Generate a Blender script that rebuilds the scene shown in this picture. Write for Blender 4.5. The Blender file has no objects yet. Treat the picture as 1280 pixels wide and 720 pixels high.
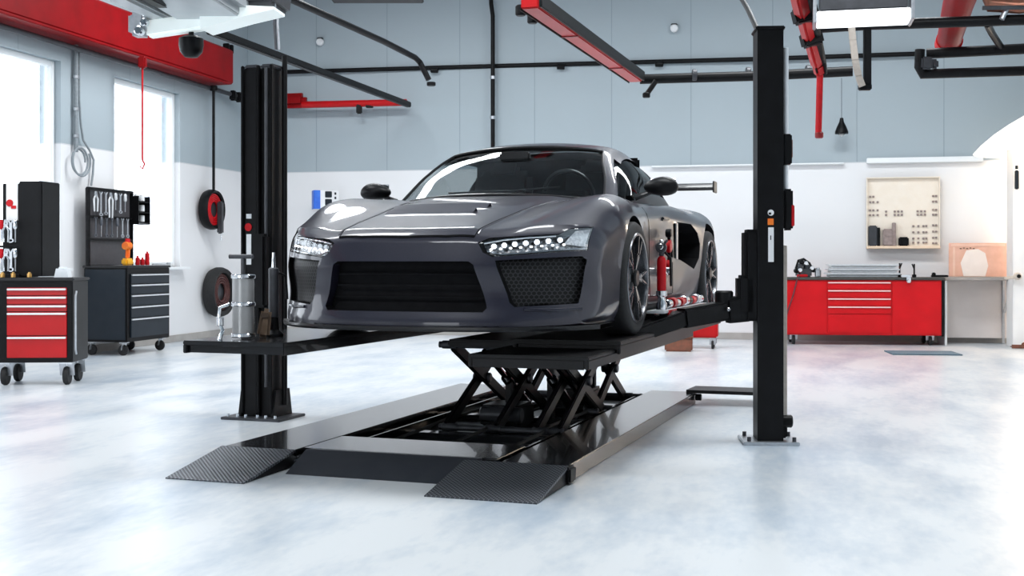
import bpy, bmesh, math, random
import numpy as np
from mathutils import Vector, Matrix, Euler
random.seed(7)
sc = bpy.context.scene
COL = sc.collection
R = math.radians

# ---------------------------------------------------------------- camera, world, lights, exposure
FOC = 1500.0                      # focal length in pixels of the 1280x720 frame
CAMZ, HOR = 1.2, 325.0
cam = bpy.data.cameras.new('camera'); camo = bpy.data.objects.new('camera', cam); COL.objects.link(camo)
camo.location = (0, 0, CAMZ); camo.rotation_euler = (R(90), 0, 0)
cam.sensor_width = 36; cam.lens = FOC / 1280 * 36; cam.shift_y = -(360 - HOR) / 1280
cam.clip_end = 200
sc.camera = camo
sc.view_settings.view_transform = 'Standard'; sc.view_settings.look = 'None'
sc.view_settings.gamma = 1.0; sc.view_settings.use_curve_mapping = False
sc.view_settings.exposure = 0.07
sc.cycles.max_bounces = 7; sc.cycles.diffuse_bounces = 4; sc.cycles.glossy_bounces = 4
sc.cycles.transmission_bounces = 6; sc.cycles.transparent_max_bounces = 8
sc.cycles.caustics_reflective = False; sc.cycles.caustics_refractive = False
sc.cycles.use_denoising = True; sc.cycles.sample_clamp_indirect = 6
world = bpy.data.worlds.new('world'); sc.world = world; world.use_nodes = True
wn = world.node_tree; bg = wn.nodes['Background']
bg.inputs[0].default_value = (0.90, 0.95, 1.0, 1); bg.inputs[1].default_value = 5.0

A = R(13)                         # yaw of the room against the lens
E1 = Vector((math.cos(A), -math.sin(A), 0)); E2 = Vector((math.sin(A), math.cos(A), 0))
K = Vector((-4.4, 19.97, 0))      # far left corner of the room
def RM(p, q, z=0.0): return K + E1*p + E2*q + Vector((0, 0, z))
ROT = -A

def area(name, loc, size, power, color=(1, 1, 1), rot=(0, 0, 0), spread=180):
    l = bpy.data.lights.new(name, 'AREA'); l.shape = 'RECTANGLE'; l.size, l.size_y = size
    l.energy = power; l.color = color; l.spread = R(spread)
    o = bpy.data.objects.new(name, l); o.location = loc; o.rotation_euler = rot; COL.objects.link(o); return o
# unseen area lights added below the ceiling to fill the hall
for i, (p, q) in enumerate([(3.2, -4.5), (9.0, -4.5), (3.2, -10.5), (9.0, -10.5), (6.0, -16.5)]):
    area('ceiling_fill_light', RM(p, q, 5.72), (3.4, 1.2), 250, (0.95, 0.98, 1.0), (0, 0, ROT))

# ---------------------------------------------------------------- materials
MATS = {}
def mat(name, col, rough=0.5, metal=0.0, coat=0.0, coat_rough=0.03, emit=None, estr=0.0, spec=0.5, noise=None, bump=None, trans=0.0, alpha=1.0, ior=1.45):
    if name in MATS: return MATS[name]
    m = bpy.data.materials.new(name); m.use_nodes = True; nt = m.node_tree
    b = nt.nodes['Principled BSDF']; I = b.inputs
    I['Base Color'].default_value = (*col, 1); I['Roughness'].default_value = rough; I['Metallic'].default_value = metal
    I['Coat Weight'].default_value = coat; I['Coat Roughness'].default_value = coat_rough
    I['Specular IOR Level'].default_value = spec; I['IOR'].default_value = ior
    I['Transmission Weight'].default_value = trans; I['Alpha'].default_value = alpha
    if emit: I['Emission Color'].default_value = (*emit, 1); I['Emission Strength'].default_value = estr
    tc = nt.nodes.new('ShaderNodeTexCoord')
    if noise:            # (scale, second colour, detail)
        n = nt.nodes.new('ShaderNodeTexNoise'); n.inputs['Scale'].default_value = noise[0]; n.inputs['Detail'].default_value = noise[2] if len(noise) > 2 else 4
        nt.links.new(tc.outputs['Object'], n.inputs['Vector'])
        mx = nt.nodes.new('ShaderNodeMix'); mx.data_type = 'RGBA'
        mx.inputs['A'].default_value = (*col, 1); mx.inputs['B'].default_value = (*noise[1], 1)
        mr = nt.nodes.new('ShaderNodeMapRange'); mr.inputs['From Min'].default_value = .35; mr.inputs['From Max'].default_value = .65
        nt.links.new(n.outputs['Fac'], mr.inputs['Value']); nt.links.new(mr.outputs[0], mx.inputs['Factor'])
        nt.links.new(mx.outputs['Result'], I['Base Color'])
    if bump:             # (scale, strength, distance)
        n2 = nt.nodes.new('ShaderNodeTexNoise'); n2.inputs['Scale'].default_value = bump[0]; n2.inputs['Detail'].default_value = 3
        nt.links.new(tc.outputs['Object'], n2.inputs['Vector'])
        bp = nt.nodes.new('ShaderNodeBump'); bp.inputs['Strength'].default_value = bump[1]; bp.inputs['Distance'].default_value = bump[2] if len(bump) > 2 else .01
        nt.links.new(n2.outputs['Fac'], bp.inputs['Height']); nt.links.new(bp.outputs[0], I['Normal'])
    MATS[name] = m; return m
def glass(name, col, dens_alpha, rough=0.02):
    """thin tinted pane: mirror-like reflection over a tinted see-through layer"""
    m = bpy.data.materials.new(name); m.use_nodes = True; nt = m.node_tree; nt.nodes.clear()
    out = nt.nodes.new('ShaderNodeOutputMaterial'); mix = nt.nodes.new('ShaderNodeMixShader')
    tr = nt.nodes.new('ShaderNodeBsdfTransparent'); tr.inputs[0].default_value = (*col, 1)
    gl = nt.nodes.new('ShaderNodeBsdfGlossy'); gl.inputs[0].default_value = (1, 1, 1, 1); gl.inputs['Roughness'].default_value = rough
    fr = nt.nodes.new('ShaderNodeFresnel'); fr.inputs[0].default_value = 1.5
    ma = nt.nodes.new('ShaderNodeMath'); ma.operation = 'MULTIPLY'; ma.inputs[1].default_value = dens_alpha
    nt.links.new(fr.outputs[0], ma.inputs[0]); nt.links.new(ma.outputs[0], mix.inputs[0])
    nt.links.new(tr.outputs[0], mix.inputs[1]); nt.links.new(gl.outputs[0], mix.inputs[2]); nt.links.new(mix.outputs[0], out.inputs[0])
    MATS[name] = m; return m

BLACK = mat('black_powder_coat', (.003, .003, .0035), .42, noise=(9, (.005, .005, .006)), bump=(180, .12, .002), spec=.2)
BLACKG = mat('black_gloss_enamel', (.005, .0055, .007), .2, coat=.25, noise=(6, (.008, .009, .011)), spec=.3)
DGREY = mat('dark_grey_steel', (.045, .047, .053), .42, .3, noise=(12, (.06, .062, .07)))
NAVY = mat('dark_slate_enamel', (.010, .016, .024), .4, noise=(8, (.013, .019, .027)), spec=.3)
RED = mat('red_enamel', (.50, .003, .006), .4, coat=.12, noise=(5, (.44, .003, .005)), spec=.3)
REDM = mat('red_girder_paint', (.27, .0015, .004), .45, coat=.05, noise=(3, (.21, .0015, .003)), spec=.2)
REDP = mat('red_plastic', (.55, .006, .012), .4, noise=(20, (.46, .005, .01)), spec=.3)
CHROME = mat('chrome', (.78, .8, .82), .12, 1.0, noise=(14, (.7, .72, .75)))
STEEL = mat('brushed_steel', (.55, .57, .6), .32, .9, noise=(30, (.47, .49, .52)))
ALU = mat('pale_aluminium', (.74, .76, .78), .35, .5, noise=(20, (.66, .68, .7)))
WHITE = mat('white_paint', (.82, .83, .84), .4, noise=(10, (.78, .79, .8)))
RUBBER = mat('black_rubber', (.011, .011, .012), .72, noise=(40, (.017, .017, .018)), bump=(90, .3, .003))
ORANGE = mat('orange_plastic', (.9, .16, .02), .4, noise=(10, (.95, .25, .02)))
YELLOW = mat('yellow_plastic', (.95, .5, .02), .4, noise=(15, (.9, .4, .02)))
BLUE = mat('blue_card', (.03, .13, .62), .45, noise=(12, (.04, .18, .7)))
BROWN = mat('brown_leather', (.12, .075, .045), .6, noise=(20, (.17, .11, .07)))
COPPER = mat('copper_brown', (.3, .11, .07), .35, .6, noise=(16, (.2, .09, .06)))
CREAM = mat('cream_board', (.84, .76, .66), .5, noise=(10, (.82, .73, .62)))
PINK = mat('salmon_board', (.80, .47, .36), .55, noise=(9, (.74, .42, .31)))
BLUEMAT = mat('blue_grey_mat', (.09, .15, .19), .7, noise=(30, (.11, .17, .22)), bump=(200, .4, .004))
PAINT = mat('charcoal_metallic_paint', (.012, .0118, .022), .40, .1, coat=.58, coat_rough=.03, noise=(350, (.018, .0175, .031), 2), spec=.35)
CARBON = mat('black_trim', (.005, .005, .006), .35, coat=.15, noise=(60, (.009, .009, .010)), spec=.3)
MATTE = mat('matte_black_liner', (.006, .006, .007), .9, noise=(20, (.008, .008, .009)), spec=.1)
RIMM = mat('dark_alloy', (.16, .165, .18), .25, .9, noise=(20, (.20, .205, .22)))
BEIGE = mat('beige_fabric', (.62, .55, .48), .8, noise=(30, (.55, .48, .42)))
HOSEG = mat('grey_hose', (.22, .25, .27), .5, noise=(30, (.27, .3, .32)))
GLASSC = glass('car_glass', (.80, .86, .87), .55)
LENS = glass('clear_lens', (.95, .96, .97), .5)
GLASSW = glass('window_glass', (.97, .98, .99), .6)

# ---------------------------------------------------------------- object helpers
def link(name, me, m, parent=None, loc=None, rot=None, smooth=None):
    if m is not None and not me.materials: me.materials.append(m)
    o = bpy.data.objects.new(name, me); COL.objects.link(o)
    if parent is not None: o.parent = parent
    if loc is not None: o.location = loc
    if rot is not None: o.rotation_euler = rot if not isinstance(rot, (int, float)) else (0, 0, rot)
    if smooth is not None:
        me.polygons.foreach_set('use_smooth', [True]*len(me.polygons)); me.set_sharp_from_angle(angle=R(smooth))
    return o
def tag(o, label=None, cat=None, group=None, kind=None):
    if label: o['label'] = label
    if cat: o['category'] = cat
    if group: o['group'] = group
    if kind: o['kind'] = kind
    return o
def empty(name, loc=(0, 0, 0), rz=0.0, label=None, cat=None, group=None):
    o = bpy.data.objects.new(name, None); COL.objects.link(o); o.location = loc; o.rotation_euler = (0, 0, rz); o.empty_display_size = .1
    return tag(o, label, cat, group)
def copy_tree(o, parent=None):
    c = o.copy(); COL.objects.link(c)
    if parent is not None: c.parent = parent
    for ch in list(o.children): copy_tree(ch, c)
    return c

class MB:
    def __init__(s): s.bm = bmesh.new()
    def box(s, c, d, bev=0.0, rot=None, taper=None, seg=2):
        r = bmesh.ops.create_cube(s.bm, size=1); vs = r['verts']
        for v in vs:
            v.co = Vector((v.co.x*d[0], v.co.y*d[1], v.co.z*d[2]))
            if taper and v.co.z > 0: v.co.x *= taper[0]; v.co.y *= taper[1]
        if bev:
            es = list({e for v in vs for e in v.link_edges})
            rr = bmesh.ops.bevel(s.bm, geom=es, offset=bev, segments=seg, affect='EDGES', clamp_overlap=True)
            vs = list({v for f in rr['faces'] for v in f.verts} | {v for v in vs if v.is_valid})
        M = (Euler(rot).to_matrix().to_4x4() if rot is not None else Matrix.Identity(4))
        bmesh.ops.transform(s.bm, matrix=Matrix.Translation(c) @ M, verts=vs); return s
    def bar(s, a, b, w, h, bev=0.0, up=(0, 0, 1)):
        """box section bar from a to b"""
        a, b = Vector(a), Vector(b); d = b-a; L = d.length; y = d.normalized(); u = Vector(up)
        x = y.cross(u)
        if x.length < 1e-4: x = y.cross(Vector((1, 0, 0)))
        x.normalize(); z = x.cross(y)
        r = bmesh.ops.create_cube(s.bm, size=1); vs = r['verts']
        for v in vs: v.co = Vector((v.co.x*w, v.co.y*L, v.co.z*h))
        if bev:
            es = list({e for v in vs for e in v.link_edges})
            rr = bmesh.ops.bevel(s.bm, geom=es, offset=bev, segments=2, affect='EDGES', clamp_overlap=True)
            vs = list({v for f in rr['faces'] for v in f.verts} | {v for v in vs if v.is_valid})
        M = Matrix((x, y, z)).transposed().to_4x4()
        bmesh.ops.transform(s.bm, matrix=Matrix.Translation((a+b)/2) @ M, verts=vs); return s
    def tube(s, pts, r, seg=12, closed=False, cap=True):
        pts = [Vector(p) for p in pts]; n = len(pts); rings = []
        rr = r if isinstance(r, (list, tuple)) else [r]*n
        px = None
        for i, p in enumerate(pts):
            if closed: t = (pts[(i+1) % n]-pts[i-1])
            else: t = pts[min(i+1, n-1)]-pts[max(i-1, 0)]
            t.normalize()
            if px is None:
                px = t.cross(Vector((0, 0, 1)))
                if px.length < .05: px = t.cross(Vector((1, 0, 0)))
            px = px - t*px.dot(t); px.normalize(); py = t.cross(px)
            rings.append([s.bm.verts.new(p + (px*math.cos(2*math.pi*k/seg) + py*math.sin(2*math.pi*k/seg))*rr[i]) for k in range(seg)])
        m = n if closed else n-1
        for i in range(m):
            a, b = rings[i], rings[(i+1) % n]
            for k in range(seg): s.bm.faces.new((a[k], a[(k+1) % seg], b[(k+1) % seg], b[k]))
        if cap and not closed:
            s.bm.faces.new(list(reversed(rings[0]))); s.bm.faces.new(rings[-1])
        return s
    def lathe(s, prof, c=(0, 0, 0), axis='z', seg=28, closed=False):
        """prof: list of (radius, height)"""
        c = Vector(c); rings = []
        def P(r, h, a):
            x, y = r*math.cos(a), r*math.sin(a)
            return c + (Vector((x, y, h)) if axis == 'z' else Vector((h, x, y)) if axis == 'x' else Vector((x, h, y)))
        for r, h in prof:
            if r < 1e-6: rings.append([s.bm.verts.new(P(0, h, 0))])
            else: rings.append([s.bm.verts.new(P(r, h, 2*math.pi*k/seg)) for k in range(seg)])
        pr = list(zip(rings, rings[1:])) + ([(rings[-1], rings[0])] if closed else [])
        for a, b in pr:
            for k in range(seg):
                k2 = (k+1) % seg
                if len(a) == 1 and len(b) == 1: continue
                if len(a) == 1: s.bm.faces.new((a[0], b[k2], b[k]))
                elif len(b) == 1: s.bm.faces.new((a[k], a[k2], b[0]))
                else: s.bm.faces.new((a[k], a[k2], b[k2], b[k]))
        return s
    def cyl(s, c, r, h, axis='z', seg=24, bev=0.0):
        b = min(bev, r*.5, h*.5)
        pr = [(0, -h/2), (r-b, -h/2)] + ([(r, -h/2+b), (r, h/2-b)] if b else [(r, h/2)]) + ([(r-b, h/2)] if b else []) + [(0, h/2)]
        return s.lathe(pr, c, axis, seg)
    def prism(s, poly, axis, a, b, M=None):
        """poly: 2D outline; axis: extrusion axis; a,b: extents along it"""
        def P(u, v, w):
            q = Vector((w, u, v)) if axis == 'x' else Vector((u, w, v)) if axis == 'y' else Vector((u, v, w))
            return M @ q if M is not None else q
        lo = [s.bm.verts.new(P(u, v, a)) for u, v in poly]; hi = [s.bm.verts.new(P(u, v, b)) for u, v in poly]
        n = len(poly)
        s.bm.faces.new(lo); s.bm.faces.new(list(reversed(hi)))
        for i in range(n): s.bm.faces.new((lo[i], hi[i], hi[(i+1) % n], lo[(i+1) % n]))
        return s
    def grid(s, P):
        """P: 2D list of points -> open surface"""
        V = [[s.bm.verts.new(p) for p in row] for row in P]
        for i in range(len(V)-1):
            for j in range(len(V[0])-1): s.bm.faces.new((V[i][j], V[i+1][j], V[i+1][j+1], V[i][j+1]))
        return s
    def mesh(s, name='m', recalc=True):
        if recalc: bmesh.ops.recalc_face_normals(s.bm, faces=s.bm.faces[:])
        me = bpy.data.meshes.new(name); s.bm.to_mesh(me); s.bm.free(); return me
    def build(s, name, m, parent=None, loc=None, rot=None, smooth=35):
        return link(name, s.mesh(name), m, parent, loc, rot, smooth)

def arc(c, r, a0, a1, n, plane='xz', off=0.0):
    out = []
    for i in range(n+1):
        a = R(a0 + (a1-a0)*i/n); x, y = r*math.cos(a), r*math.sin(a)
        out.append(Vector(c) + (Vector((x, 0, y)) if plane == 'xz' else Vector((0, x, y)) if plane == 'yz' else Vector((x, y, 0))))
    return out
def boolean(o, cutters, op='DIFFERENCE'):
    for c in cutters:
        md = o.modifiers.new('b', 'BOOLEAN'); md.operation = op; md.solver = 'EXACT'; md.object = c
        dg = bpy.context.evaluated_depsgraph_get(); dg.update()
        me = bpy.data.meshes.new_from_object(o.evaluated_get(dg))
        o.modifiers.clear(); old = o.data; o.data = me; bpy.data.meshes.remove(old)
        bpy.data.objects.remove(c)
    return o
def at(px, py, Y):
    """a point of the place at depth Y metres, read off the photograph"""
    return Vector(((px-640)/FOC*Y, Y, CAMZ-(py-HOR)/FOC*Y))
# ---------------------------------------------------------------- the room
WID, LEN, HGT = 12.9, 24.0, 6.0
def room_mesh(mb, name, m, smooth=None):
    o = mb.build(name, m, None, K, ROT, smooth=30); return tag(o, kind='structure')
def nodes(m): return m.node_tree, m.node_tree.nodes['Principled BSDF']
# floor: polished pale resin with blue-grey clouding
fm = mat('floor_resin', (.45, .52, .57), .3, spec=.5, coat=.25, coat_rough=.2)
nt, b = nodes(fm)
tc = nt.nodes.new('ShaderNodeTexCoord'); mp = nt.nodes.new('ShaderNodeMapping'); mp.inputs['Scale'].default_value = (1.5, .55, 1)
n1 = nt.nodes.new('ShaderNodeTexNoise'); n1.inputs['Scale'].default_value = 1.1; n1.inputs['Detail'].default_value = 8; n1.inputs['Roughness'].default_value = .62
n2 = nt.nodes.new('ShaderNodeTexNoise'); n2.inputs['Scale'].default_value = 14; n2.inputs['Detail'].default_value = 6
cr = nt.nodes.new('ShaderNodeValToRGB'); e = cr.color_ramp.elements
e[0].position = .34; e[0].color = (.43, .50, .575, 1); e[1].position = .58; e[1].color = (.68, .705, .72, 1)
ad = nt.nodes.new('ShaderNodeMath'); ad.operation = 'MULTIPLY_ADD'; ad.inputs[1].default_value = .22
nt.links.new(tc.outputs['Object'], mp.inputs[0]); nt.links.new(mp.outputs[0], n1.inputs[0]); nt.links.new(mp.outputs[0], n2.inputs[0])
sb = nt.nodes.new('ShaderNodeMath'); sb.operation = 'SUBTRACT'; sb.inputs[1].default_value = .11
nt.links.new(n2.outputs['Fac'], ad.inputs[0]); nt.links.new(n1.outputs['Fac'], ad.inputs[2]); nt.links.new(ad.outputs[0], sb.inputs[0])
nt.links.new(sb.outputs[0], cr.inputs[0]); nt.links.new(cr.outputs[0], b.inputs['Base Color'])
rr = nt.nodes.new('ShaderNodeMapRange'); rr.inputs['To Min'].default_value = .26; rr.inputs['To Max'].default_value = .42
nt.links.new(n1.outputs['Fac'], rr.inputs[0]); nt.links.new(rr.outputs[0], b.inputs['Roughness'])
bp = nt.nodes.new('ShaderNodeBump'); bp.inputs['Strength'].default_value = .05; bp.inputs['Distance'].default_value = .003
nt.links.new(n2.outputs['Fac'], bp.inputs['Height']); nt.links.new(bp.outputs[0], b.inputs['Normal'])
room_mesh(MB().box((WID/2, -LEN/2, -.1), (WID+.6, LEN+.6, .2)), 'floor', fm)
room_mesh(MB().box((WID/2, -LEN/2, HGT+.1), (WID+.6, LEN+.6, .2)), 'ceiling', mat('ceiling_paint', (.36, .40, .43), .8, noise=(1.2, (.30, .34, .37))))

# wall cladding: blue-grey sheets above 2.65 m with seams, white below
def wall_mat(name, axis, seam, upper=(.385, .445, .48), upper2=(.35, .41, .445), lower=(.80, .80, .81)):
    m = mat(name, lower, .55); nt, b = nodes(m)
    tc = nt.nodes.new('ShaderNodeTexCoord'); sx = nt.nodes.new('ShaderNodeSeparateXYZ'); nt.links.new(tc.outputs['Object'], sx.inputs[0])
    def M(op, a, bb=None, cc=None):
        n = nt.nodes.new('ShaderNodeMath'); n.operation = op
        for i, v in enumerate((a, bb, cc)):
            if v is None: continue
            if isinstance(v, (int, float)): n.inputs[i].default_value = v
            else: nt.links.new(v, n.inputs[i])
        return n.outputs[0]
    co = sx.outputs[axis]
    fr = M('FRACT', M('DIVIDE', co, seam)); d = M('ABSOLUTE', M('SUBTRACT', fr, .5))
    line = M('GREATER_THAN', d, .5-.008/seam)
    up = M('GREATER_THAN', sx.outputs['Z'], 2.65)
    low = M('MULTIPLY', M('GREATER_THAN', sx.outputs['Z'], 2.635), M('LESS_THAN', sx.outputs['Z'], 2.65))
    nz = nt.nodes.new('ShaderNodeTexNoise'); nz.inputs['Scale'].default_value = .8; nz.inputs['Detail'].default_value = 5; nt.links.new(tc.outputs['Object'], nz.inputs[0])
    def mix(f, a, bb):
        n = nt.nodes.new('ShaderNodeMix'); n.data_type = 'RGBA'
        if isinstance(f, (int, float)): n.inputs['Factor'].default_value = f
        else: nt.links.new(f, n.inputs['Factor'])
        for k, v in (('A', a), ('B', bb)):
            if isinstance(v, tuple): n.inputs[k].default_value = (*v, 1)
            else: nt.links.new(v, n.inputs[k])
        return n.outputs['Result']
    u = mix(nz.outputs['Fac'], upper, upper2)
    u = mix(M('MULTIPLY', line, .45), u, (.20, .25, .29))
    l = mix(nz.outputs['Fac'], lower, tuple(x*.95 for x in lower))
    c = mix(up, l, u); c = mix(M('MULTIPLY', low, .35), c, (.3, .34, .36))
    nt.links.new(c, b.inputs['Base Color'])
    bp = nt.nodes.new('ShaderNodeBump'); bp.invert = True; bp.inputs['Strength'].default_value = .5; bp.inputs['Distance'].default_value = .01
    nt.links.new(M('MULTIPLY', line, up), bp.inputs['Height']); nt.links.new(bp.outputs[0], b.inputs['Normal'])
    return m
room_mesh(MB().box((WID/2, .15, HGT/2), (WID+.6, .3, HGT)), 'wall_back', wall_mat('back_wall_cladding', 0, 1.22))
room_mesh(MB().box((WID+.15, -LEN/2, HGT/2), (.3, LEN, HGT)), 'wall_right', wall_mat('right_wall_cladding', 1, 1.22))

# left wall with three tall openings
def qpx(px): k = (px-640)/FOC; return ((-4.4-19.97*math.tan(A))/(k-math.tan(A)) - 19.97)/math.cos(A)
W2 = (qpx(143), qpx(225)); W1 = (qpx(76)-2.1, qpx(76)); W0 = (W1[0]-3.0, W1[0]-.9)
Wb = (W0[0]-3.0, W0[0]-.9)
WZ0, WZ1 = 1.10, 3.66
mb = MB(); spans = sorted([W2, W1, W0, Wb]); cur = -LEN
for a_, b_ in spans:
    mb.box((-.15, (cur+a_)/2, HGT/2), (.3, a_-cur, HGT)); 
    mb.box((-.15, (a_+b_)/2, WZ0/2), (.3, b_-a_, WZ0)); mb.box((-.15, (a_+b_)/2, (WZ1+HGT)/2), (.3, b_-a_, HGT-WZ1)); cur = b_
mb.box((-.15, cur/2, HGT/2), (.3, -cur, HGT))
room_mesh(mb, 'wall_left', wall_mat('left_wall_cladding', 1, 1.22))
FRAME = mat('white_window_frame', (.85, .87, .88), .4, noise=(5, (.82, .84, .85)))
for i, (a_, b_) in enumerate([W2, W1, W0, Wb]):
    e_ = bpy.data.objects.new('window_%d' % (i+1), None); COL.objects.link(e_); e_.location = K; e_.rotation_euler = (0, 0, ROT); e_['kind'] = 'structure'
    mb = MB(); L = b_-a_; c = (a_+b_)/2; t = .07
    for y in (a_+t/2, b_-t/2): mb.box((-.13, y, (WZ0+WZ1)/2), (.09, t, WZ1-WZ0), .008)
    for z in (WZ0+t/2, WZ1-t/2): mb.box((-.13, c, z), (.09, L-2*t, t), .008)
    mb.build('window_frame', FRAME, e_)
    MB().box((-.13, c, (WZ0+WZ1)/2), (.012, L-2*t, WZ1-WZ0-2*t)).build('pane', GLASSW, e_)
    MB().box((-.02, c, WZ0-.02), (.34, L+.1, .04), .008).build('window_sill', FRAME, e_)
# bright haze outside is the sky; a pale yard outside gives the horizon
tag(MB().box((-30, -10, -.3), (59, 120, .2)).build('ground_outside', mat('pale_yard', (.8, .82, .84), .9, noise=(.5, (.72, .75, .78))), None, K, ROT), kind='structure')
# skirting
BB = mat('grey_baseboard', (.42, .40, .38), .6, noise=(6, (.37, .35, .33)))
room_mesh(MB().box((WID/2, -.012, .05), (WID, .024, .1), .004), 'baseboard_back', BB)
room_mesh(MB().box((.012, -LEN/2, .05), (.024, LEN-.1, .1), .004), 'baseboard_left', BB)
# pale ledge under the upper cladding on the right half
def ppx(px): k = (px-640)/FOC; X = (19.97-4.4*math.tan(A))*k/(1+k*math.tan(A)); return (X+4.4)/math.cos(A)
for i, (x0, x1, th, dz) in enumerate(((815, 1055, .025, .0), (1083, 1228, .08, .03))):
    pa_, pb_ = ppx(x0), ppx(x1); room_mesh(MB().box(((pa_+pb_)/2, -.05, 2.63+dz), (pb_-pa_, .10, th), .008), 'trim_%d' % (i+3), FRAME)
# white corner pier at the right edge of the picture
pp = at(1272, 340, 16.4)
tag(MB().box((0, 0, 1.5), (.16, .5, 3.0), .01).build('trim_2', mat('pier_white', (.84, .83, .82), .5, noise=(4, (.8, .79, .78))), None, (pp.x+.06, 16.6, 0), ROT), kind='structure')

# front wall behind the camera; its unseen opening is added to let daylight in
mb = MB(); mb.box((.5, -LEN-.15, HGT/2), (1.0, .3, HGT)).box(((5.2+WID)/2, -LEN-.15, HGT/2), (WID-5.2, .3, HGT)).box((3.1, -LEN-.15, (HGT+3.3)/2), (4.2, .3, HGT-3.3))
room_mesh(mb, 'wall_front', wall_mat('front_wall_cladding', 0, 1.22))
# ---------------------------------------------------------------- the sports car (local: x to the car's left, y to its tail, z up; origin under the front axle)
YAW = R(19)
CR = Vector((math.cos(YAW), -math.sin(YAW), 0)); CD = Vector((math.sin(YAW), math.cos(YAW), 0))
CO = Vector((-.217, 7.316, 0)) - CR*.085
def CL(u, s, z=0.0): return CO + CR*u + CD*s + Vector((0, 0, z))
ZG = .745
car = empty('sports_car', CO + Vector((0, 0, ZG)), -YAW, 'charcoal grey sports coupe with rear wing raised on the black lift', 'car')

def pchip(xs, ys):
    xs = np.array(xs, float); ys = np.array(ys, float); h = np.diff(xs); d = np.diff(ys)/h; m = np.zeros_like(ys)
    for i in range(1, len(xs)-1):
        if d[i-1]*d[i] > 0:
            w1, w2 = 2*h[i]+h[i-1], h[i]+2*h[i-1]; m[i] = (w1+w2)/(w1/d[i-1]+w2/d[i])
    m[0], m[-1] = d[0], d[-1]
    def f(x):
        x = min(max(x, xs[0]), xs[-1]); i = min(int(np.searchsorted(xs, x, 'right'))-1, len(xs)-2); t = (x-xs[i])/h[i]
        return ((2*t**3-3*t**2+1)*ys[i] + (t**3-2*t**2+t)*h[i]*m[i] + (-2*t**3+3*t**2)*ys[i+1] + (t**3-t**2)*h[i]*m[i+1])
    return f
#        s     zb    wb    w2    z2    w     zw    w4    z4    u5   z5    zc
ST = [(-.95, .110, .90, .945, .17, .960, .38, .915, .585, .50, .545, .552),
      (-.935,.104, .91, .953, .16, .968, .38, .925, .605, .50, .572, .578),
      (-.88, .100, .92, .960, .16, .975, .40, .925, .635, .50, .600, .606),
      (-.70, .10,  .94, .975, .18, .990, .44, .925, .695, .50, .648, .652),
      (-.35, .10,  .95, .990, .20, 1.01, .50, .915, .785, .50, .716, .728),
      (.00,  .10,  .95, .995, .20, 1.025, .55, .905, .842, .50, .780, .802),
      (.28,  .10,  .95, .995, .20, 1.025, .56, .905, .862, .52, .822, .850),
 (.52,  .10,  .94, .985, .20, 1.005, .56, .890, .858, .55, .850, .878),
      (.92,  .10,  .93, .960, .20, .955, .58, .875, .850, .55, .840, .850),
      (1.5,  .10,  .93, .960, .20, .945, .60, .875, .865, .55, .840, .850),
      (2.0,  .11,  .94, .975, .22, .985, .60, .885, .868, .55, .850, .86),
      (2.86, .13,  .95, 1.00, .25, 1.035,.56, .930, .835, .60, .90,  .92),
      (3.30, .16,  .93, .98,  .28, 1.01, .56, .920, .850, .60, .90,  .92),
      (3.52, .20,  .88, .93,  .32, .965, .58, .900, .850, .60, .88,  .90),
      (3.60, .24,  .82, .88,  .36, .92,  .58, .860, .820, .58, .85,  .87)]
FS = [pchip([r[0] for r in ST], [r[k] for r in ST]) for k in range(1, 12)]
def section(s):
    zb, wb, w2, z2, w, zw, w4, z4, u5, z5, zc = [f(s) for f in FS]
    P = [(0, zb-.020), (.5, zb-.014), (wb-.04, zb-.002), (wb, zb+.015), (w2, z2), (w, (z2+zw)/2+.02), (w, zw), ((w+w4)/2+.028, zw+(z4-zw)*.62), (w4-.02, z4-.012), ((w4+u5)/2, (z4+z5)/2+.006), (u5, z5), (u5-.17, z5*.45+zc*.55+.004), (0, zc)]
    return P
def crom(P, n):
    """catmull-rom through P, n samples per span, first/last mirrored"""
    P = [np.array(p, float) for p in P]; Q = [np.array([-P[1][0], P[1][1]])] + P + [np.array([-P[-2][0], P[-2][1]])]; out = []
    for i in range(1, len(Q)-2):
        for k in range(n):
            t = k/n; a, b, c, d = Q[i-1:i+3]
            out.append(.5*((2*b)+(c-a)*t+(2*a-5*b+4*c-d)*t*t+(3*b-a-3*c+d)*t**3))
    out.append(P[-1]); return out
def sm(x): x = min(max(x, 0), 1); return x*x*(3-2*x)
def shift(u, s, z):
    """plan curvature of the nose and the tail, and the rake of the nose"""
    f = 1-sm((s+.95)/1.15)
    a = .50*(abs(u)/.96)**3.3*f
    a += (.10*max(0, z-.42)/.2 - .02*math.exp(-((z-.12)/.05)**2) + .05*math.exp(-((z-.27)/.1)**2))*max(0, 1-(s+.95)/.12)*.6
    g = sm((s-3.0)/.6)
    return a - .22*(abs(u)/.95)**3*g
SS = list(np.concatenate([[-.95, -.945, -.935, -.92, -.90], np.linspace(-.87, .45, 34), np.linspace(.5, 2.4, 32), np.linspace(2.46, 3.52, 24), [3.55, 3.58, 3.6]]))
NV = 7
def body_points(off=0.0):
    rows = []
    for s in SS:
        half = crom(section(s), NV)                       # from bottom centre round to top centre
        full = [(u, z) for u, z in half] + [(-u, z) for u, z in half[-2:0:-1]]
        rows.append([(u, s+shift(u, s, z), z) for u, z in full])
    return rows
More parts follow.
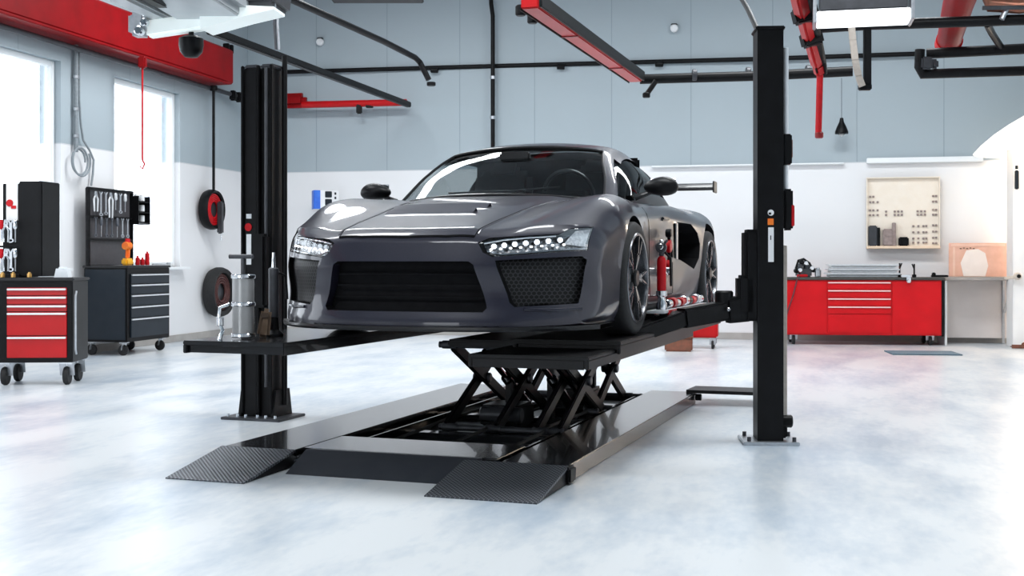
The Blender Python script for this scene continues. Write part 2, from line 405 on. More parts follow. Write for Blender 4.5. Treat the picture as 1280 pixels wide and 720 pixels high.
def body_mesh():
    rows = body_points(); bm = bmesh.new()
    V = [[bm.verts.new(p) for p in r] for r in rows]; n = len(V[0])
    for i in range(len(V)-1):
        for j in range(n): bm.faces.new((V[i][j], V[i][(j+1) % n], V[i+1][(j+1) % n], V[i+1][j]))
    # end caps: rings shrinking towards the middle of the outline
    for ring, s, zc_ in ((V[0], SS[0], .33), (V[-1], SS[-1], .55)):
        prev = ring; m = 26
        for k in range(m-1, -1, -1):
            t = k/m
            if k == 0:
                c = bm.verts.new((0, s+shift(0, s, zc_), zc_))
                for j in range(n): bm.faces.new((prev[j], prev[(j+1) % n], c))
            else:
                cur = []
                for v in ring:
                    u = v.co.x*t; z = zc_+(v.co.z-zc_)*t; cur.append(bm.verts.new((u, s+shift(u, s, z), z)))
                for j in range(n): bm.faces.new((prev[j], prev[(j+1) % n], cur[(j+1) % n], cur[j]))
                prev = cur
    bmesh.ops.triangulate(bm, faces=[f for f in bm.faces if len(f.verts) > 3])
    bmesh.ops.recalc_face_normals(bm, faces=bm.faces[:])
    me = bpy.data.meshes.new('body'); bm.to_mesh(me); bm.free(); return me
body = link('body', body_mesh(), PAINT)                   # parented once the cuts are done
bt = None
def surf_s(u, z):
    """y of the nose surface seen from straight ahead"""
    ok, loc, nrm, idx = body.ray_cast(Vector((u, -3, z)), Vector((0, 1, 0)))
    return loc.y if ok else -.5
def surf_x(s, z, side=1):
    ok, loc, nrm, idx = body.ray_cast(Vector((side*3, s, z)), Vector((-side, 0, 0)))
    return loc.x if ok else side*.95
def surf_z(u, s):
    ok, loc, nrm, idx = body.ray_cast(Vector((u, s, 3)), Vector((0, 0, -1)))
    return loc.z if ok else .8

WR, WU, FA = .345, .915, .29                                       # wheel radius and the lateral middle of the tyre
# ---- nose features, outlines seen from straight ahead (u, z) for the car's left half
GRILLE = [(-.385, .448), (.385, .448), (.412, .43), (.478, .20), (.458, .178), (-.458, .178), (-.478, .20), (-.412, .43)]
FOG = [(.52, .452), (.90, .476), (.922, .455), (.885, .218), (.61, .205), (.585, .228)]
LAMP = [(.425, .548), (.48, .573), (.80, .596), (.838, .628), (.928, .640), (.922, .508), (.505, .470), (.455, .495)]
# drapes that sample the nose before it is cut
def nose_patch(poly, back, res=26, flip=1, thick=0.0):
    """open surface over the outline, `back` metres behind the paint"""
    us = [p[0] for p in poly]; bm = bmesh.new()
    z0, z1 = min(p[1] for p in poly), max(p[1] for p in poly); rows = []
    for i in range(res+1):
        z = z0+1e-4+(z1-z0-2e-4)*i/res; xs = []
        for k in range(len(poly)):
            (ua, za), (ub, zb) = poly[k], poly[(k+1) % len(poly)]
            if (za-z)*(zb-z) < 0: xs.append(ua+(ub-ua)*(z-za)/(zb-za))
        xs.sort(); a, b = xs[0], xs[-1]
        rows.append([bm.verts.new((flip*(a+(b-a)*k/res), surf_s(flip*(a+(b-a)*k/res), z)+back, z)) for k in range(res+1)])
    for i in range(res):
        for k in range(res): bm.faces.new((rows[i][k], rows[i+1][k], rows[i+1][k+1], rows[i][k+1]))
    me = bpy.data.meshes.new('p'); bm.to_mesh(me); bm.free(); return me
mesh_mat = mat('honeycomb_mesh', (.012, .012, .013), .5, spec=.25)
nt, b = nodes(mesh_mat)
def VM(op, a, bb=None, out=0):
    n = nt.nodes.new('ShaderNodeVectorMath'); n.operation = op
    for i, v in enumerate((a, bb)):
        if v is None: continue
        if isinstance(v, tuple): n.inputs[i].default_value = v
        else: nt.links.new(v, n.inputs[i])
    return n.outputs[out]
tc = nt.nodes.new('ShaderNodeTexCoord')
q_ = VM('ADD', VM('MULTIPLY', tc.outputs['Object'], (44, 0, 44)), (100, 0, 173.20508))
r_ = (1, 1, 1.7320508); h_ = (.5, .5, .8660254)
ga = VM('SUBTRACT', VM('MODULO', VM('ADD', q_, (0, .5, 0)), r_), h_); gb_ = VM('SUBTRACT', VM('MODULO', VM('ADD', q_, (.5, .5, .8660254)), r_), h_)
def hexd(g_):
    ab = VM('ABSOLUTE', g_); d1 = VM('DOT_PRODUCT', ab, (.5, 0, .8660254), 1); sx = nt.nodes.new('ShaderNodeSeparateXYZ'); nt.links.new(ab, sx.inputs[0])
    m_ = nt.nodes.new('ShaderNodeMath'); m_.operation = 'MAXIMUM'; nt.links.new(d1, m_.inputs[0]); nt.links.new(sx.outputs[0], m_.inputs[1]); return m_.outputs[0]
mn = nt.nodes.new('ShaderNodeMath'); mn.operation = 'MINIMUM'; nt.links.new(hexd(ga), mn.inputs[0]); nt.links.new(hexd(gb_), mn.inputs[1])
cr = nt.nodes.new('ShaderNodeValToRGB'); e = cr.color_ramp.elements
e[0].position = .36; e[0].color = (.002, .002, .002, 1); e[1].position = .43; e[1].color = (.030, .030, .033, 1)
nt.links.new(mn.outputs[0], cr.inputs[0]); nt.links.new(cr.outputs[0], b.inputs['Base Color'])
bp = nt.nodes.new('ShaderNodeBump'); bp.inputs['Strength'].default_value = .6; bp.inputs['Distance'].default_value = .006
nt.links.new(cr.outputs[0], bp.inputs['Height']); nt.links.new(bp.outputs[0], b.inputs['Normal'])

pieces = []
g = link('front_grille', nose_patch(GRILLE, .09, 30), MATTE, None, smooth=60); pieces.append(g)
for f in (1, -1):
    pieces.append(link('side_intake_mesh', nose_patch(FOG, .055, 26, f), mesh_mat, None, smooth=60))
# grille bars
mb = MB()
for z in (.25, .315, .38):
    w = .47-(z-.2)/.24*.08
    mb.tube([(u, surf_s(u, z)+.07, z) for u in np.linspace(-w, w, 21)], .006, 8)
gb = mb.build('grille_bar', MATTE, g)
# number plate free nose; lower lip inside the grille
# headlamps
lamps = []
for f in (1, -1):
    hl = link('headlight', nose_patch(LAMP, .075, 20, f), mat('lamp_bowl', (.04, .04, .045), .25, .8, noise=(45, (.75, .77, .8), 6)), None, smooth=60)
    lens = link('lens', nose_patch(LAMP, .006, 22, f), LENS, hl, smooth=60)
    # light elements: a row of silver cells, an upper blade, the bright outer tower
    for k in range(7):
        u = .50+.050*k; z = .527+.006*k
        MB().box((f*u, surf_s(f*u, z)+.035, z), (.030, .03, .026), .006).build('reflector_cell', CHROME, hl)
    LED = mat('led_white', (.9, .92, .95), .3, emit=(1, .98, .95), estr=3.0)
    for k in range(8):
        u = .49+.047*k; z = .510+.004*k
        MB().box((f*u, surf_s(f*u, z)+.018, z), (.016, .012, .010), .003).build('led_element', LED, hl)
    mb = MB()
    mb.tube([(f*u, surf_s(f*u, z)+.02, z) for u, z in [(.45, .543), (.55, .563), (.66, .575), (.78, .585)]], .006, 8)
    mb.tube([(f*u, surf_s(f*u, z)+.02, z) for u, z in [(.475, .498), (.54, .482), (.68, .494), (.82, .508), (.905, .517)]], .006, 8)
    mb.build('lamp_blade', CHROME, hl)
    mb = MB()
    tw = [(.84, .525), (.905, .525), (.91, .598), (.85, .592)]
    mb.build('lamp_tower', ALU, hl) if False else None
    t_ = link('lamp_tower', nose_patch([(.81, .530), (.906, .528), (.915, .626), (.86, .618)], .028, 8, f), mat('lamp_silver', (.9, .91, .92), .3, .3, noise=(70, (.5, .52, .55), 5)), hl, smooth=60)
    lamps.append(hl)

# ---- the cuts
def cutter(mb): return mb.build('cutter', None, None)
cs = [cutter(MB().prism(GRILLE, 'y', -1.6, -.80))]
for f in (1,):
    cs.append(cutter(MB().prism([(f*u, z) for u, z in FOG], 'y', -1.6, -.30)))
    cs.append(cutter(MB().prism([(f*u, z) for u, z in LAMP], 'y', -1.6, -.31)))
cs.append(cutter(MB().cyl((WU, FA, WR), .380, .44, 'x', 56)))
cs.append(cutter(MB().cyl((WU, 2.86, WR+.01), .395, .50, 'x', 56)))
cs.append(cutter(MB().box((0, 1.35, .70), (1.50, 1.5, .8), .08)))      # cockpit well
INT = [(1.70, .715), (1.84, .732), (2.22, .728), (2.38, .665), (2.44, .58), (2.40, .47), (2.27, .385), (2.10, .415), (1.87, .455), (1.72, .47)]
cs.append(cutter(MB().prism(INT, 'x', .72, 1.3)))
def halve():
    bm = bmesh.new(); bm.from_mesh(body.data)
    r = bmesh.ops.bisect_plane(bm, geom=bm.verts[:]+bm.edges[:]+bm.faces[:], plane_co=(0, 0, 0), plane_no=(1, 0, 0), dist=1e-5, clear_inner=True)
    bmesh.ops.holes_fill(bm, edges=[e for e in bm.edges if e.is_boundary], sides=0)
    bmesh.ops.recalc_face_normals(bm, faces=bm.faces[:]); bm.to_mesh(body.data); bm.free()
def mirror_back():
    bm = bmesh.new(); bm.from_mesh(body.data)
    bmesh.ops.delete(bm, geom=[f for f in bm.faces if all(abs(v.co.x) < 2e-4 for v in f.verts)], context='FACES')
    g_ = bm.verts[:]+bm.edges[:]+bm.faces[:]; d_ = bmesh.ops.duplicate(bm, geom=g_)['geom']
    for v in d_:
        if isinstance(v, bmesh.types.BMVert): v.co.x *= -1
    bmesh.ops.reverse_faces(bm, faces=[f for f in d_ if isinstance(f, bmesh.types.BMFace)])
    bmesh.ops.remove_doubles(bm, verts=[v for v in bm.verts if abs(v.co.x) < 3e-4], dist=3e-4); bm.to_mesh(body.data); bm.free()
halve(); boolean(body, cs); mirror_back()
# the nose pockets need dark linings: faces made by the cutters are repainted as liner
me = body.data; me.materials.clear(); me.materials.append(PAINT); me.materials.append(MATTE)
from mathutils.bvhtree import BVHTree
bm0 = bmesh.new(); tmp = body_mesh(); bm0.from_mesh(tmp); bv = BVHTree.FromBMesh(bm0); bm0.free(); bpy.data.meshes.remove(tmp)
for p in me.polygons:
    c = p.center; d = bv.find_nearest(c)[3]
    p.material_index = 1 if (d > .006 or c.z < .10) else 0
me.polygons.foreach_set('use_smooth', [True]*len(me.polygons)); me.set_sharp_from_angle(angle=R(28))
body.parent = car
for o in pieces + lamps: o.parent = car

# splitter, lower lip, bumper lips
mb = MB(); us = np.linspace(-.97, .97, 41)
def lip(z, out, th, dep, umax=.985, s_in=None):
    P = []
    for u in np.linspace(-umax, umax, 49):
        s0 = -.95+.50*(abs(u)/.96)**3.3
        P.append([(u, s0-out+dep, z+th/2), (u, s0-out+.008, z+th/2), (u, s0-out, z), (u, s0-out+.008, z-th/2), (u, s0-out+dep, z-th/2)])
    return P
sp = MB().grid(lip(.088, .055, .024, .30)).build('front_splitter', CARBON, car, smooth=40)
for f in (1, -1):
    MB().tube([(f*u, surf_s(f*u, z)-.004, z) for u, z in [(.655, .192), (.76, .186), (.90, .19)]], .009, 8).build('intake_lip', CARBON if False else PAINT, car)
for f in (1, -1):
    MB().bar((f*.99, .72, .085), (f*.99, 2.40, .10), .10, .05, .015).build('side_sill', CARBON, car)
# undertray so the belly is closed and dark
MB().box((0, 1.4, .085), (1.7, 3.7, .03), .01).build('undertray', MATTE, car)

# ---- cabin: one parametric skin cut into patches
zr = pchip([.38, .55, .80, 1.05, 1.30, 1.55, 1.85, 2.2, 2.6, 3.0, 3.3], [.862, .955, 1.085, 1.195, 1.275, 1.308, 1.305, 1.245, 1.13, 1.01, .93])
wbf = pchip([.38, .7, 1.0, 1.3, 1.8, 2.4, 3.3], [.84, .87, .885, .885, .87, .80, .66])
wrf = pchip([.38, .7, 1.0, 1.3, 1.8, 2.3, 3.3], [.80, .745, .675, .625, .60, .53, .42])
def G(s, v, off=0.0):
    """v 0 at the belt line, .5 on the roof edge, 1 on the centre line (negative s side by mirroring)"""
    z1 = zr(s); wb, wr = wbf(s), wrf(s); zb_ = .835
    P = [(wb, zb_), (wb*.45+wr*.55+.028, zb_*.45+(z1-.06)*.55), (wr+.012, z1-.105), (wr-.085, z1-.044), (wr*.45, z1-.010), (0, z1)]
    x = v*(len(P)-1); i = min(int(x), len(P)-2); t = x-i
    Q = [np.array((2*P[0][0]-P[1][0], 2*P[0][1]-P[1][1]))] + [np.array(p) for p in P] + [np.array((-P[-2][0], P[-2][1]))]
    a, b, c, d = Q[i:i+4]
    p = .5*((2*b)+(c-a)*t+(2*a-5*b+4*c-d)*t*t+(3*b-a-3*c+d)*t**3)
    u = max(0.0, p[0]) if v >= 1 else p[0]
    sh = .34*(abs(u)/.84)**2.4*(1-sm((s-.38)/1.1)*.72)
    return np.array((u, s+sh, p[1]))
def patch(name, fn, ni, nj, m, parent, off=0.0, mirror=False, thick=0.0, smooth=50):
    """fn(a,b)->(s,v), a,b in 0..1"""
    P = []
    for i in range(ni+1):
        row = []
        for j in range(nj+1):
            s, v = fn(i/ni, j/nj); p = G(s, v if v <= 1 else 2-v)
            if v > 1: p = p*np.array((-1, 1, 1))
            if off:
                e_ = .004; vv = v if v <= 1 else 2-v
                v0 = min(vv, 1-e_); q1 = G(s+e_, v0)-G(s, v0); q2 = G(s, v0+e_)-G(s, v0); nn = np.cross(q1, q2); nn /= (np.linalg.norm(nn)+1e-9)
                if nn[2] < 0 and vv > .5: nn = -nn
                if nn[0] < 0 and vv <= .5: nn = -nn
                if v > 1: nn = nn*np.array((-1, 1, 1))
                p = p+nn*off
            if mirror: p = p*np.array((-1, 1, 1))
            row.append(tuple(p))
        P.append(row)
    o = MB().grid(P).build(name, m, parent, smooth=smooth)
    return o
vA = lambda s: .44+.02*s                                  # lower edge of the pillar
vB = lambda s: .60-.01*s                                  # upper edge
S0, S1 = .385, 1.20                                       # base and header of the windscreen
patch('windshield', lambda a, b: (S0+(S1-S0)*a, vB(S0+(S1-S0)*a)+(2-2*vB(S0+(S1-S0)*a))*b), 20, 36, GLASSC, car, -.008)
rf = patch('roof', lambda a, b: (S1-.012+(2.02-S1)*a, .36+(2-.72)*b), 20, 44, PAINT, car)
for mir in (False, True):
    patch('windshield_pillar', lambda a, b: (S0-.01+(S1-S0+.02)*a, vA(S0)+(vB(S0)-vA(S0)+.004)*b), 20, 6, PAINT, car, 0, mir)
    # side glass from the pillar's foot to the hoop behind the door
    patch('side_window', lambda a, b: (.62+(2.16-.62)*a, .06+(.46-.06)*b), 26, 10, GLASSC, car, -.010, mir)
    patch('belt_trim', lambda a, b: (.38+(2.5-.38)*a, .0+.07*b), 24, 2, CARBON, car, .002, mir)
    patch('rear_quarter_panel', lambda a, b: (2.14+(3.28-2.14)*a, .0+(.46-.0)*b), 18, 10, PAINT, car, 0, mir)
    patch('quarter_pillar', lambda a, b: (2.00+.22*b, .05+.42*a), 10, 4, PAINT, car, .001, mir)
patch('engine_cover', lambda a, b: (2.0+(3.28-2.0)*a, .36+(2-.72)*b), 18, 30, CARBON, car, -.004)
# black edge of the screen and its header
mb = MB()
for f in (1, -1):
    pts = [G(S0+(S1-S0)*i/20, vB(.8)) for i in range(21)]
    mb.tube([(f*p[0], p[1], p[2]+.001) for p in pts], .010, 8)
mb.tube([tuple((G(S1, v if v <= 1 else 2-v)*np.array((1 if v <= 1 else -1, 1, 1)))) for v in np.linspace(.6, 1.4, 25)], .012, 8)
mb.tube([tuple((G(S0+.01, v if v <= 1 else 2-v)*np.array((1 if v <= 1 else -1, 1, 1)))) for v in np.linspace(.5, 1.5, 35)], .014, 8)
mb.build('windshield_seal', CARBON, car)
# wiper
MB().tube([(-.30, .50, .895), (.15, .53, .905), (.42, .66, .93)], .007, 8).build('wiper', CARBON, car)

# ---- cabin interior
inn = MB().box((0, 1.35, .32), (1.46, 1.44, .03), .01).build('cabin_interior', MATTE, car)
mb = MB(); mb.box((0, .86, .80), (1.42, .34, .14), .05); mb.box((.36, .90, .885), (.42, .22, .06), .03); mb.build('dashboard', MATTE, inn)
for x in (.36, -.36):
    st = MB(); st.box((x, 1.72, .78), (.46, .13, .72), .05, rot=(R(-14), 0, 0)); st.box((x, 1.80, 1.13), (.24, .09, .13), .035, rot=(R(-10), 0, 0)); st.box((x, 1.42, .46), (.46, .5, .14), .05)
    st.build('seat', mat('seat_black', (.014, .014, .015), .75, noise=(30, (.02, .02, .022))), inn)
MB().tube([Vector((.36, 1.07, .90)) + Vector((math.cos(a)*.175, -math.sin(a)*.06, math.sin(a)*.165)) for a in np.linspace(0, 2*math.pi, 28, endpoint=False)], .014, 8, closed=True).build('steering_wheel', CARBON, inn)
MB().box((0, 1.96, .96), (1.30, .03, .52), .02).build('bulkhead', MATTE, inn)
MB().box((0, .98, 1.17), (.22, .03, .06), .012).build('rear_view_mirror', CARBON, inn)

# ---- mirrors, wing
for f in (1, -1):
    mr_ = MB(); r8 = [(max(.0, (.115*math.cos(t)**.6 if abs(t) < 1.57 else 0)), .062*math.sin(t)) for t in np.linspace(-1.57, 1.57, 13)]
    vs = bmesh.ops.create_uvsphere(mr_.bm, u_segments=26, v_segments=16, radius=1)['verts']
    for v in vs:
        q = v.co.copy(); v.co = Vector((f*1.03+q.x*.115*(1-.12*q.z), .93+(q.y*.095 if q.y < 0 else q.y*.045), .94+q.z*.062*(1+.18*f*q.x)))
    mi = mr_.build('door_mirror', BLACK, car)
    MB().tube([(f*.86, .90, .865), (f*.93, .92, .89), (f*.99, .93, .92)], [.022, .018, .02], 10).build('mirror_arm', CARBON, mi)
    MB().box((f*1.035, .975, .945), (.17, .006, .10), .003).build('mirror_glass', CHROME, mi)
wg = MB()
P = []
for x in np.linspace(-.96, .96, 13):
    c = .18; row = []
    for t in np.linspace(0, 2*math.pi, 18, endpoint=False):
        row.append((x, 3.46+c/2*math.cos(t), 1.085+.020*math.sin(t)+.03*math.cos(t)))
    row.append(row[0]); P.append(row)
wg.grid(P); wing = wg.build('rear_wing', CARBON, car)
for f in (1, -1):
    MB().box((f*.965, 3.46, 1.08), (.014, .16, .10), .005).build('end_plate', CARBON, wing)
    MB().bar((f*.42, 3.30, .88), (f*.42, 3.44, 1.07), .02, .10, .004).build('wing_strut', CARBON, wing)

# ---- panel gaps and sculpted lines
def drape_top(pts, n=30, lift=0.0):
    out = []
    for (a, b) in zip(pts, pts[1:]):
        for k in range(n): out.append((a[0]+(b[0]-a[0])*k/n, a[1]+(b[1]-a[1])*k/n))
    out.append(pts[-1]); return [(u, s, surf_z(u, s)+lift) for u, s in out]
gm = MATTE
mb = MB()
mb.tube(drape_top([(-.40, -.862), (-.25, -.885), (0, -.892), (.25, -.885), (.40, -.862)], 12, -.001), .009, 6)
for f in (1, -1):
    mb.tube(drape_top([(f*.40, -.862), (f*.415, -.60), (f*.44, -.18), (f*.50, .30)], 14, -.002), .004, 6)
mb.build('hood_gap', gm, car)
for f in (1, -1):      # door shut lines on the flank
    mb = MB()
    def dl(pts): return [(surf_x(s, z, f)+f*-.001, s, z) for s, z in pts]
    mb.tube(dl([(.90, z) for z in np.linspace(.22, .80, 14)]), .004, 6)
    mb.tube(dl([(s, .215) for s in np.linspace(.90, 1.62, 14)]), .004, 6)
    mb.tube(dl([(1.64+.05*math.sin(i/13*3), z) for i, z in enumerate(np.linspace(.22, .44, 6))]), .004, 6)
    mb.build('door_gap', gm, car)
    mb = MB(); mb.bar((surf_x(1.45, .74, f)+f*.006, 1.36, .742), (surf_x(1.6, .74, f)+f*.006, 1.56, .745), .02, .025, .006); mb.build('door_handle', CARBON, car)
    # inner wall of the side intake with two upright vanes
    MB().box((f*.74, 2.05, .54), (.02, .80, .46), .005).build('intake_back', MATTE, car)
    MB().box((f*.945, 1.88, .59), (.012, .07, .28), .004).build('intake_vane', STEEL, car)
# raised bonnet ribs (bright creases on the photo)
for f in (1, -1):
    MB().tube(drape_top([(f*.412, -.84), (f*.427, -.60), (f*.452, -.18), (f*.512, .30)], 14, -.004), .0075, 8).build('hood_crease', PAINT, car)
# louvres cut across the bonnet
for (s_, w_) in ((-.30, .36), (-.12, .40)):
    P = []
    for u in np.linspace(-w_, w_*.55, 20):
        z0 = surf_z(u, s_)
        P.append([(u, s_-.07, surf_z(u, s_-.07)-.001), (u, s_, z0+.020), (u, s_+.012, z0+.016), (u, s_+.014, z0-.004)])
    MB().grid(P).build('hood_louvre', PAINT, car)

# ---- wheels
def wheel():
    w = MB().lathe([(.262, -.105), (.31, -.11), (.330, -.102), (.343, -.085), (.345, -.05), (.345, .05), (.343, .085), (.330, .102), (.31, .11), (.262, .105), (.25, .0)], (0, 0, 0), 'x', 56, closed=True)
    tyre = w.build('wheel', RUBBER, None, smooth=50)
    MB().lathe([(.262, -.10), (.262, .098), (.269, .104), (.276, .108), (.272, .114), (.258, .112), (.252, .08), (.248, -.10)], (0, 0, 0), 'x', 56, closed=True).build('rim', RIMM, tyre)
    sp = MB()
    for k in range(5):
        for dd in (-.17, .17):
            a = 2*math.pi*k/5; c0 = Vector((.080, math.cos(a)*.045, math.sin(a)*.045)); a2 = a+dd*.95
            c1 = Vector((.094, math.cos(a+dd*.6)*.15, math.sin(a+dd*.6)*.15)); c2 = Vector((.098, math.cos(a2)*.262, math.sin(a2)*.262))
            sp.bar(c0, c1, .026, .022, .005, up=(1, 0, 0)); sp.bar(c1, c2, .020, .022, .005, up=(1, 0, 0))
    sp.build('spokes', RIMM, tyre)
    MB().cyl((.090, 0, 0), .052, .035, 'x', 28, .008).build('hub_cap', CARBON, tyre)
    MB().lathe([(.0, .02), (.19, .02), (.19, .04), (.0, .04)], (0, 0, 0), 'x', 48).build('brake_disc', STEEL, tyre)
    MB().box((.045, -.13, .06), (.06, .09, .17), .02).build('brake_caliper', DGREY, tyre)
    return tyre
w0 = wheel(); w0.parent = car; w0.location = (WU, FA, WR)
for (u, s, r) in ((-WU, FA, math.pi), (WU+.01, 2.86, 0), (-WU-.01, 2.86, math.pi)):
    c = copy_tree(w0); c.parent = car; c.location = (u, s, WR+(.0)); c.rotation_euler = (0, 0, r)
for c in [o for o in car.children if o.name.startswith('wheel') ]: pass
# wheel wells
for f in (1, -1):
    for s in (0, 2.65):
        MB().lathe([(.385, -.20), (.385, .10)], (f*(WU-.02), s, WR), 'x', 40).build('wheel_well', MATTE, car) if False else None
# ---------------------------------------------------------------- scissor lift under the car
TREAD = mat('tread_plate', (.085, .092, .105), .38, .55)
nt, b = nodes(TREAD)
tc = nt.nodes.new('ShaderNodeTexCoord'); mp = nt.nodes.new('ShaderNodeMapping'); mp.inputs['Rotation'].default_value = (0, 0, R(45)); mp.inputs['Scale'].default_value = (55, 55, 0)
ck = nt.nodes.new('ShaderNodeTexVoronoi'); ck.inputs['Randomness'].default_value = 0; ck.inputs['Scale'].default_value = 1
nt.links.new(tc.outputs['Object'], mp.inputs[0]); nt.links.new(mp.outputs[0], ck.inputs[0])
cr = nt.nodes.new('ShaderNodeValToRGB'); e = cr.color_ramp.elements
e[0].position = .2; e[0].color = (.30, .32, .35, 1); e[1].position = .38; e[1].color = (.05, .055, .065, 1)
nt.links.new(ck.outputs['Distance'], cr.inputs[0]); nt.links.new(cr.outputs[0], b.inputs['Base Color'])
bp = nt.nodes.new('ShaderNodeBump'); bp.invert = True; bp.inputs['Strength'].default_value = .8; bp.inputs['Distance'].default_value = .006
nt.links.new(ck.outputs['Distance'], bp.inputs['Height']); nt.links.new(bp.outputs[0], b.inputs['Normal'])
GLOSSB = mat('black_gloss_deck', (.010, .011, .013), .2, coat=.35, noise=(5, (.016, .017, .02)))
lift = empty('scissor_lift', CO.copy(), -YAW, 'black scissor lift with tread plate ramps under the sports car', 'car lift')
# local frame: x across, y towards the back
LI, LO_, RI, RO = -.78, -1.25, .30, .87                   # inner/outer edges of the left and right base rails
Y0, Y1 = -.68, 3.12
def rail(name, x0, x1):
    o = MB()
    o.box(((x0+x1)/2, (Y0+Y1)/2, .088), (x1-x0, Y1-Y0, .024), .006)
    for x in (x0+.02, x1-.02): o.box((x, (Y0+Y1)/2, .04), (.02, Y1-Y0, .078), .004)
    return o.build(name, GLOSSB, lift)
rl = rail('base_rail', LO_, LI); rr_ = rail('base_rail', .48, RO)
# inner guide rails
for x in (LI+.10, .38):
    o = MB(); o.box((x, 1.35, .03), (.07, 3.3, .05), .006); o.box((x+.045, 1.35, .045), (.01, 3.3, .08)); o.build('guide_rail', BLACKG, lift)
for y in (-.30, .55, 1.5, 2.4, 3.06): MB().box(((LI+.48)/2, y, .03), (.48-LI, .11, .05), .006).build('cross_member', BLACKG, lift)
# front deck between the rails and its sloping apron
MB().box(((LI+RI)/2+.06, -.33, .088), (RI-LI+.14, .50, .02), .006).build('front_deck', GLOSSB, lift)
MB().prism([(-.90, 0), (-.60, 0), (-.58, .098), (-.66, .104)], 'x', LI+.06, RI+.04).build('front_apron', DGREY if False else mat('apron_paint', (.03, .034, .042), .42, coat=.3, noise=(7, (.038, .042, .05))), lift)
# ramps (pivot on the rail ends)
def ramp(x0, x1, ya, yb, h, name='ramp'):
    o = MB(); t = .012
    sx = 0
    o.prism([(ya, 0), (ya, .006), (yb, h), (yb, h-.014), (ya+.05*(1 if yb > ya else -1), 0)], 'x', x0, x1)
    r = o.build(name, TREAD, lift)
    k = MB()
    for x in (x0+.01, x1-.01): k.prism([(ya+(yb-ya)*.12, .004), (yb, h-.012), (yb, .01), (yb+(ya-yb)*.25, .004)], 'x', x-.006, x+.006)
    for x in (x0+.08, x1-.08): k.cyl((x, yb+.01, h-.05), .022, .08, 'x', 16, .004)
    k.build('ramp_bracket', BLACK, r); return r
ramp(LO_-.02, LI-.0, Y0-.56, Y0, .100); ramp(RI-.03, RO, Y0-.56, Y0, .100)
ramp(RI+.1, RO+.28, Y1+.50, Y1+.05, .10) if False else None
# rear approach plate
MB().prism([(3.02, .098), (3.02, .125), (3.46, .115), (3.56, .095), (3.44, .088)], 'x', .80, 1.42).build('rear_ramp', BLACK, lift)
# platforms
TOPZ = ZG
def platform(x0, x1, ya, yb, m):
    o = MB(); o.box(((x0+x1)/2, (ya+yb)/2, TOPZ-.014), (x1-x0, yb-ya, .026), .005)
    for x in (x0+.012, x1-.012): o.box((x, (ya+yb)/2, TOPZ-.048), (.022, yb-ya, .05), .004)
    for y in np.linspace(ya+.05, yb-.05, 6): o.box(((x0+x1)/2, y, TOPZ-.05), (x1-x0-.05, .05, .04))
    return o.build('platform', m, lift)
platform(-1.31, -.66, -1.02, 2.6, BLACKG)
def plate(x0, x1, ya, yb, zt, m, name):
    o = MB(); o.box(((x0+x1)/2, (ya+yb)/2, zt-.012), (x1-x0, yb-ya, .022), .005)
    for x in (x0+.012, x1-.012): o.box((x, (ya+yb)/2, zt-.044), (.022, yb-ya, .05), .004)
    for y in (ya+.011, yb-.011): o.box(((x0+x1)/2, y, zt-.044), (x1-x0-.05, .02, .05), .004)
    return o.build(name, m, lift)
plate(.36, 1.03, -.86, 2.1, TOPZ-.046, BLACK, 'top_plate')
platform(.42, 1.06, -.30, 3.2, BLACK)
# lower cradle that ties the two platforms
MB().box((-.02, 1.75, TOPZ-.10), (.66, 2.3, .05), .01).build('cross_cradle', BLACK, lift)
MB().box(((LI+.48)/2, 1.42, .008), (.46-LI, 3.2, .014)).build('pit_dark_sheet', BLACK, lift)  # black sheet added to make the gap between the rails dark
for x, y, h in ((-.15, 1.3, .50), (.10, 1.5, .50), (.22, 2.2, .50), (-.05, 2.4, .50)): MB().box((x, y, .03+h/2), (.05, .06, h), .006).build('guide_post', BLACK, lift)
MB().box((-.15, 1.25, .10), (.30, .34, .16), .02).build('pump_block', BLACK, lift)
MB().box((.12, 2.1, .12), (.34, .30, .20), .02).build('valve_block', BLACK, lift)
MB().cyl((-.10, .98, .13), .055, .30, 'x', 24, .01).build('pump_motor', DGREY, lift)
# scissor arms: two on each side, crossing, with pins and rollers
ZL, ZH = .075, TOPZ-.115
def xpair(x, ya, yb, dx):
    o = MB(); o.bar((x, ya, ZL), (x, yb, ZH), .035, .085, .008, up=(0, 0, 1)); o.build('scissor_arm', BLACK, lift)
    o = MB(); o.bar((x+dx, yb, ZL), (x+dx, ya, ZH), .035, .085, .008); o.build('scissor_arm', BLACK, lift)
    MB().cyl((x+dx/2, (ya+yb)/2, (ZL+ZH)/2), .035, .13, 'x', 20, .006).build('pivot_pin', DGREY, lift)
    for yy, zz in ((ya, ZL), (yb, ZH), (yb, ZL), (ya, ZH)): MB().cyl((x+dx/2, yy, zz), .028, .11, 'x', 18, .005).build('end_pin', DGREY, lift)
for x, dx in ((-.38, .05), (-.02, -.05), (.26, .05), (.42, -.05)):
    xpair(x, .66, 1.92, dx)
for x, dx in ((-.20, .05), (.36, -.05)):
    xpair(x, 1.75, 2.85, dx)
for y in (.66, 1.92, 2.85):
    MB().cyl((.03, y, ZH), .022, .92, 'x', 16).build('cross_shaft', DGREY, lift)
    MB().cyl((.03, y, ZL), .022, .92, 'x', 16).build('cross_shaft', DGREY, lift)
